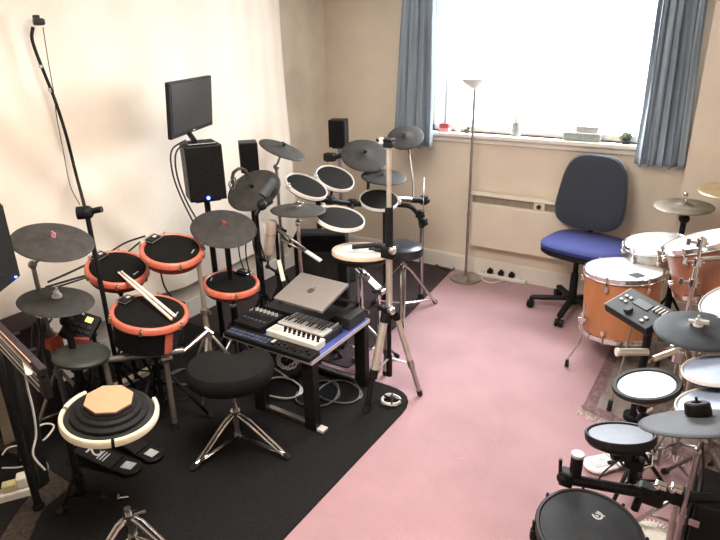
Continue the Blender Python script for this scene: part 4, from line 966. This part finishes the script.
# chrome stand with wing nuts in front of the tom
p_=(-0.063, 3.183, 0.733); bx,by=p_[0],p_[1]
t=thing('cymbal_stand','chrome stand pole with wing nuts in front of the red-brown tom','stand',(bx,by,0))
tri_legs(t,(bx,by),.36,.27,.9,'chrome',double=True)
MB().cyl((bx,by,.05),(bx,by,.80),.0125).cyl((bx,by,.78),(bx,by,.96),.009).build('pole','chrome',t)
for z,s in ((.93,.022),(.83,.02),(.72,.022)):
    MB().cyl((bx,by,z-.02),(bx,by,z+.02),s).build('collar','chrome',t)
    MB().cyl((bx-.045,by-.01,z),(bx+.03,by,z),.007).box((bx-.055,by-.012,z),(.02,.008,.035),.003).build('wing_nut','chrome',t)
MB().tube([(bx,by,.84),(bx+.07,by+.02,.855),(bx+.12,by+.03,.86)],.014,8).build('arm','chrome',t)

# ------------------------------------------------------------------ electronic kit on the right
cymbal((-.004,2.646,.718),(-.07,-.09,.99),.170,'pad_slate','dark slate cymbal pad with chrome clutch, right of the drum module','cymbal pad',nut='light_grey',parts=('post','clutch'),group=None,bell=.036)
stand('cymbal_stand','steel stand under the slate cymbal pad beside the module',(.01,2.66),(-.004,2.646,.71),(0,0,1),m='steel',a0=2.1,spread=.24)
rim_pad((-.137,2.335,.567),(-.24,-.04,.97),.130,'mesh_white','rubber_dark','round pad with bright white head and dark grey rim on the right',None,m_shell='grey_tube',rw=.020,rh=.010,depth=.05)
rim_pad((.103,2.412,.673),(-.27,.03,.96),.140,'mesh_blue','white_rim','pale blue pad with thin white rim, just below the dark slate cymbal pad','pale blue pads at the right edge',rw=.008,rh=.009)
rim_pad((.115,2.208,.641),(-.33,.07,.94),.150,'mesh_blue','white_rim','pale blue pad with white rim, half hidden behind the grey cymbal pad','pale blue pads at the right edge',rw=.009,rh=.009)
pp_=V((0.092, 2.880, 0.774))
rim_pad(pp_,(-.45,-.25,.86),.125,'mesh_blue','white_rim','pale blue pad beyond the slate cymbal pad, cut off by the right edge',None,rw=.008,rh=.012)
stand('pad_stand','dark stand of the pad beyond the slate cymbal pad',(pp_.x+.05,pp_.y+.05),pp_-V((-.45,-.25,.86))*.07,(-.45,-.25,.86),m='grey_tube',a0=.6,spread=.2,zh=.25)
cymbal((.05,1.721,.849),(-.31,.29,.9),.165,'rubber_blue','pale slate cymbal pad with a black cap at the right edge',nut='black',parts=('post','cap'),bell=.04)
rim_pad((-.155,1.803,.664),(-.21,.22,.95),.110,'mesh_blue_dark','black','small blue-grey pad with black rim above the black rack bar',None,rw=.010,rh=.016,depth=.05)
c_=(-.168,1.515,.495); n_=V((.06,-.10,1)).normalized(); B=basis(c_,n_)
t=thing('drum_pad','large dark drum pad with lugs at the bottom edge of the photo','drum pad',c_)
MB().at(B).lathe([(0,.004),(.10,.0035),(.145,.001),(.148,-.006),(0,-.010)],64).build('head','pad_slate',t)
MB().at(B).lathe([(.146,-.004),(.149,.004),(.157,.003),(.160,-.004),(.158,-.022),(.147,-.022)],64).build('rim','body_grey',t)
MB().at(B).lathe([(0,-.012),(.147,-.015),(.150,-.022),(.150,-.12),(.13,-.13),(0,-.13)],48).build('shell','black',t)
for k in range(8):
    Q=B@Matrix.Rotation(k*PI/4+.35,4,'Z')
    MB().at(Q).box((.158,0,-.055),(.022,.022,.045),.006).cyl((.163,0,.004),(.160,0,-.05),.005,seg=8).build('lug','black',t)
q=V((-0.156, 1.573, 0.564)); dq=flat_dir(c_,n_,q)
Bm=basis(V(c_)+dq*((q-V(c_))-n_*((q-V(c_)).dot(n_))).length*.98+n_*.0042,n_,n_.cross(dq))
g=MB().at(Bm)
g.lathe([(.010,0),(.014,.0006),(.0165,.0006),(.016,0)],20,.3,5.2); g.box((0,.004,.0003),(.010,.006,.0008)).box((.002,-.006,.0003),(.014,.004,.0008)).box((-.016,-.010,.0003),(.008,.004,.0008))
g.build('emblem','grey_pale',t)
stand('pad_stand','short black stand under the large dark pad at the bottom edge',(-.172,1.535),(-.172,1.523,.385),(0,0,1),a0=.2,spread=.2,zh=.2)

rk=thing('drum_rack','black round-bar rack at bottom right with a capped stub post','rack',(-.05,1.80,0))
r0,r1,r2=V((-0.289, 1.662, 0.529)),V((-0.036, 1.799, 0.474)),V((0.206, 1.953, 0.442))
MB().cyl(r0,r1,.0185).cyl(r1,r2,.0185).build('crossbar','black',rk)
MB().ball(r0,.021).box((r0.x+.01,r0.y+.01,r0.z),(.045,.045,.055),.008).cyl((r0.x-.01,r0.y,r0.z+.0),(r0.x-.015,r0.y,r0.z+.07),.006).build('end_clamp','black',rk)
st_=V((-.258,1.690,0)); pp=MB().cyl((st_.x,st_.y,.52),(st_.x,st_.y,.615),.020).build('stub_post','black',rk)
MB().cyl((st_.x,st_.y,.612),(st_.x,st_.y,.622),.0205).build('cap','grey_pale',pp)
MB().box((r1.x,r1.y,r1.z),(.085,.06,.06),.014).cyl((r1.x-.03,r1.y-.02,r1.z-.02),(r1.x-.035,r1.y-.03,r1.z-.06),.013).build('main_clamp','black',rk)
MB().box(r1+(r2-r1)*.35,(.06,.05,.06),.012).build('leg_clamp','black',rk)
MB().cyl((-.098,1.80,.50),(-.10,1.80,.62),.013).box((-.098,1.80,.575),(.06,.05,.035),.008).build('tom_post','black',rk)
MB().tube([(-.075,1.79,.57),(-.05,1.80,.585),(-.055,1.83,.60)],.007,8).build('wing_bolt','chrome',rk)
for x,y in ((.045,1.85),(.055,2.02)):
    l_=MB().tube([(x,y,.47),(x+.01,y-.12,.01)] if y<1.9 else [(x,y-.15,.47),(x+.02,y+.1,.01)],.013,10).build('leg','steel',rk)
    MB().cyl((x+.01,y-.12,.0),(x+.01,y-.12,.03),.018).build('rubber_foot','rubber_dark',l_) if y<1.9 else MB().cyl((x+.02,y+.1,.0),(x+.02,y+.1,.03),.018).build('rubber_foot','rubber_dark',l_)
for z,dx in ((.52,-.01),(.53,.035)):
    MB().box((dx,1.80,z),(.035,.03,.018),.004).ball((dx-.012,1.785,z),.012).build('wing_nut','chrome',rk)
stand('cymbal_stand','bronze-grey boom pole under the pale slate cymbal pad',(.065,1.78),(.05,1.721,.84),(-.31,.29,.9),m='steel',a0=.3,spread=.2,zh=.25,elbow=.70,rp=.0065)
stand('pad_stand','bronze-grey pole of the half hidden pale blue pad',(.09,2.17),(.115,2.208,.60),(0,0,1),m='steel',a0=1.3,spread=.2,zh=.25,rp=.008)
stand('pad_stand','dark pole stand of the farther pale blue pad',(.12,2.44),(.103,2.412,.61),(0,0,1),m='grey_tube',a0=.3,spread=.18,zh=.25)
stand('pad_stand','black stand under the bright white-headed pad',(-.125,2.36),(-.137,2.335,.50),(0,0,1),m='black',a0=2.3,spread=.17,zh=.22,rp=.015)

# drum module
u=V((.22,-.19,0)).normalized(); mc=V((-.268,2.945,.628)); mnv=(V((-u.y*-1,u.x*-1,0)))
nrm=V((-.25,-.30,.92)).normalized(); B=basis(mc,nrm,u)
t=thing('drum_module','black drum module with silver edge and buttons, leaning before the floor tom','drum module',mc)
MB().at(B).box((0,0,-.022),(.300,.180,.044),.008).build('body','black',t)
MB().at(B).box((-.149,0,-.004),(.004,.17,.010),.001).build('edge_trim','light_grey',t)
MB().at(B).box((-.005,.030,.0015),(.10,.045,.004),.001).build('display','screen',t)
for i in range(2):
    for j in range(2): MB().at(B).box((-.115+i*.030,-.005+j*.032,.003),(.018,.014,.006),.002).build('button','light_grey',t)
for i in range(2): MB().at(B).box((.085,-.055+i*.026,.003),(.020,.014,.006),.002).build('button','light_grey',t)
MB().at(B).cyl((-.025,-.040,.0),(-.025,-.040,.014),.022,.020).build('dial','body_grey',t)
for i in range(4): MB().at(B).box((.065+i*.020,.045,.004),(.008,.04,.008),.002).build('fader','light_grey',t)
t=thing('module_stand','silver tube stand with black post under the drum module','stand',(-.19,2.90,0))
MB().cyl((-.205,2.93,.03),(-.205,2.93,.585),.020).build('post','black',t)
MB().cyl((-.205,2.93,.0),(-.205,2.93,.035),.05).build('foot','black',t)
MB().cyl((-.315,2.815,.431),(-.19,2.893,.428),.019).build('crossbar','alu',t)
MB().cyl((-.322,2.811,.431),(-.312,2.817,.431),.0215).build('end_cap','white_plastic',t)
MB().cyl((-.160,2.90,.395),(-.066,2.977,.434),.016).build('side_tube','alu',t)
l_=MB().tube([(-.29,2.99,.50),(-.30,2.98,.30),(-.325,2.945,.03)],.0055,8).build('leg','steel',t)
MB().cyl((-.327,2.941,.010),(-.325,2.945,.07),.012).build('rubber_foot','rubber_dark',l_)
MB().box((-.06,2.985,.40),(.05,.05,.08),.01).cyl((-.10,2.98,.44),(-.03,2.97,.46),.010).build('clamp','chrome',t)

# pedal plate, ribbed piece, cabinet
pedal((-0.079, 2.679, 0.002),(-0.287, 2.447, 0.002),.105,'kick pedal with white plates on the carpet at bottom right',mh='paper')
p_=(0.004, 2.124, 0.000)
t=thing('ribbed_dish','white ribbed round plastic piece on the carpet at the bottom edge','ribbed piece',(p_[0],p_[1],0))
MB().at(Matrix.Translation((p_[0],p_[1],0))).lathe([(0,.0),(.075,0),(.080,.01),(.075,.03),(.05,.034),(0,.034)],40).build('dish','white_plastic',t)
for k in range(28):
    MB().at(Matrix.Translation((p_[0],p_[1],0))@Matrix.Rotation(k*PI/14,4,'Z')).box((.058,0,.036),(.036,.004,.008),.001).build('rib','paper',t)
t=thing('speaker_cabinet','black cabinet standing on the carpet in the bottom right corner','speaker',(.20,1.93,0))
MB().box((.215,1.965,.225),(.24,.22,.45),.01).build('cabinet','black',t)
MB().box((.09,1.965,.24),(.008,.19,.36),.003).build('front_grille','black_fabric',t)

# ------------------------------------------------------------------ cables
gb='black cables hanging behind the orange kit'
cable([(-2.745, 1.427, 0.807),(-2.781, 1.596, 0.805),(-2.838, 1.815, 0.807),(-2.884, 1.983, 0.819),(-2.876, 2.118, 0.823)],.006,'cable_black','black cable slung highest behind the left cymbal stand')
cable([(-2.749, 1.414, 0.784),(-2.793, 1.565, 0.758),(-2.868, 1.756, 0.721),(-2.893, 1.940, 0.739),(-2.895, 2.091, 0.791)],.006,'cable_black','black cable slung just below the highest one behind the left cymbal stand')
cable([(-2.770, 1.390, 0.762),(-2.785, 1.503, 0.749),(-2.787, 1.626, 0.743),(-2.822, 1.725, 0.729)],.005,'cable_black','short black cable running to the pad with the stick tips')
cable([(-2.530, 1.924, 0.753),(-2.494, 1.906, 0.666),(-2.446, 1.909, 0.605),(-2.306, 1.875, 0.615)],.005,'cable_black','black cable drooping under the highest orange pad')
cable([(-2.576, 2.258, 1.388),(-2.591, 2.165, 1.347),(-2.571, 2.130, 1.246),(-2.549, 2.143, 1.106),(-2.479, 2.164, 0.921),(-2.414, 2.152, 0.805)],.005,'cable_black','monitor cable hanging left of the speaker, outer loop')
cable([(-2.574, 2.254, 1.377),(-2.569, 2.171, 1.331),(-2.559, 2.149, 1.216),(-2.539, 2.171, 1.073),(-2.463, 2.182, 0.936)],.005,'cable_black','monitor cable hanging left of the speaker, inner loop')
for i,(x,lb) in enumerate(((241,'leftmost'),(248,'second from left'),(254,'third from left'),(259,'rightmost'))):
    P={0:((-2.268, 2.268, 0.854),(-2.274, 2.276, 0.743),(-2.269, 2.299, 0.650)),1:((-2.232, 2.296, 0.863),(-2.249, 2.300, 0.758),(-2.242, 2.309, 0.633)),2:((-2.207, 2.319, 0.878),(-2.209, 2.332, 0.773),(-2.191, 2.359, 0.669)),3:((-2.190, 2.347, 0.914),(-2.187, 2.363, 0.809),(-2.177, 2.383, 0.701))}[i]
    cable(P,.004,'cable_black','black wire hanging between the red-nut cymbal pad and the microphone, %s of four'%lb)
def loop(c, rx, ry, tilt=(0,0,1), turns=1, wob=.0, dz=.004, n=40, ph=0.0):
    B=basis(c,tilt); out=[]
    for k in range(int(n*turns)+1):
        a=ph+2*PI*k/n; w_=1+wob*math.sin(3.3*a+1)
        out.append(B@V((rx*w_*math.cos(a),ry*w_*math.sin(a),dz*a/(2*PI))))
    return out
cable(loop((-2.498, 2.567, 1.121),.045,.055,(.6,-.6,.3),3.2,.12,.01),.005,'cable_black','black cable coil hanging below the second speaker',k=1)
cable(loop((-2.522, 2.536, 1.088),.020,.032,(.4,-.7,.3),2.2,.22,.02),.0035,'cable_grey','small pale cable coil beside the black coil below the second speaker',k=1)
gy='grey cable loops under the blue table'
cable(loop((-1.763, 2.269, 0.012),.115,.135,(0,0,1),1.4,.05,.005),.0045,'cable_grey','grey cable loop on the mat under the blue table, nearest the front leg','cable',k=1)
cable(loop((-1.664, 2.347, 0.014),.125,.110,(0,0,1),1.2,.06,.004),.0045,'cable_grey','grey cable loop on the mat under the blue table, nearest the tripod','cable',k=1)
cable(loop((-1.981, 2.204, 0.016),.13,.10,(0,0,1),1.1,.06,.004),.0055,'cable_white','pale cable loop on the mat right of the black saddle throne','cable',k=1)
cable(loop((-1.881, 2.169, 0.249),.05,.05,(.3,-.5,.6),3.3,.2,.012),.004,'cable_white','tangle of pale cable hanging under the front of the blue table',k=1)
cable([(-1.979, 2.074, 0.318),(-1.951, 2.068, 0.267),(-1.877, 2.091, 0.215),(-1.834, 2.104, 0.184)],.004,'cable_white','pale cable end trailing below the front of the blue table')
cable(loop((-2.552, 2.013, 0.012),.10,.09,(0,0,1),2.2,.08,.006),.005,'cable_grey','dark coil of cable on the mat left of the saddle throne',k=1)
t=thing('cable_coil','white coiled cable with a black tie on the corner of the mat','cable',(-1.374, 2.425, 0.008))
cc_=V((-1.370, 2.417, 0.014))
MB().tube(loop(cc_,.050,.048,(0,0,1),4.0,.06,.004),.0052,6).build('coil','cable_white',t)
MB().tube([cc_+V((-.055,.01,.016)),cc_+V((0,-.01,.024)),cc_+V((.055,.015,.016))],.006,6).tube([cc_+V((-.02,.05,.016)),cc_+V((0.01,-.01,.024)),cc_+V((.03,-.045,.016))],.005,6).build('tie','black',t)
cable([(-2.090, 4.503, 0.012),(-2.055, 4.640, 0.012),(-1.943, 4.586, 0.012),(-1.887, 4.395, 0.012),(-1.989, 4.392, 0.012),(-2.181, 4.569, 0.012)],.006,'cable_black','black cable looped on the floor left of the lamp base')
cable([(-1.611, 4.478, 0.010),(-1.591, 4.336, 0.010),(-1.489, 4.296, 0.010),(-1.420, 4.408, 0.010)],.005,'cable_white','short white lead lying in front of the power strip by the lamp')
cable([(-2.249, 1.006, 0.727),(-2.268, 1.001, 0.607),(-2.276, 1.002, 0.483),(-2.292, 0.995, 0.356),(-2.287, 0.961, 0.277),(-2.278, 0.987, 0.183)],.0045,'cable_white','white cable hanging straight down from the lower keyboard end')
cable([(-2.578, 1.088, 0.200),(-2.572, 1.164, 0.200),(-2.545, 1.193, 0.180),(-2.519, 1.133, 0.160),(-2.561, 1.089, 0.120),(-2.524, 1.073, 0.060),(-2.485, 1.073, 0.030)],.0045,'cable_white','white cable arching out beside the keyboard stand leg')
cable([(-2.572, 0.940, 0.100),(-2.521, 0.992, 0.090),(-2.499, 1.046, 0.090),(-2.508, 1.083, 0.100),(-2.535, 1.113, 0.120)],.004,'cable_white','white cable curling along the floor above the power strip')
cable([(-2.635, 0.978, 0.120),(-2.647, 1.015, 0.130),(-2.612, 1.053, 0.130),(-2.592, 1.058, 0.100),(-2.580, 1.027, 0.080)],.004,'cable_white','short white cable end curling beside the keyboard stand leg')
cable([(-2.504, 1.006, 0.030),(-2.478, 1.066, 0.020),(-2.496, 1.099, 0.030),(-2.578, 1.113, 0.050)],.004,'cable_grey','grey cable rising from the bottom-left power strip adapter')
cable([(-2.738, 1.355, 0.643),(-2.734, 1.327, 0.579),(-2.704, 1.334, 0.551),(-2.707, 1.359, 0.610),(-2.697, 1.381, 0.642)],.006,'cable_grey','grey hose bend left of the sampler')
for i in range(3):
    P={0:((-2.768, 1.327, 0.626),(-2.752, 1.288, 0.520),(-2.713, 1.270, 0.429)),1:((-2.736, 1.335, 0.652),(-2.702, 1.305, 0.543),(-2.709, 1.267, 0.471)),2:((-2.705, 1.340, 0.620),(-2.687, 1.298, 0.506),(-2.647, 1.276, 0.406))}[i]
    cable(P,.008,'cable_black','black cable dangling under the hi-hat pad, %s'%('nearest the keyboards','middle one of three','nearest the orange block')[i])
cable([(-0.048, 1.852, 0.602),(-0.074, 1.834, 0.653),(-0.133, 1.742, 0.620),(-0.169, 1.702, 0.585),(-0.185, 1.678, 0.556)],.003,'cable_black','thin black cable curving from the small blue-grey pad to the rack bar')
cable([(0.075, 1.898, 0.669),(0.103, 1.908, 0.513),(0.102, 1.909, 0.384),(0.102, 1.910, 0.249)],.005,'cable_black','black cable hanging beside the bronze-grey pole at bottom right')
solo('adapter_box',MB().box((-2.619, 2.728, 0.100),(.085,.06,.10),.006),'pale_wood','small tan box on the floor behind the blue table','box')
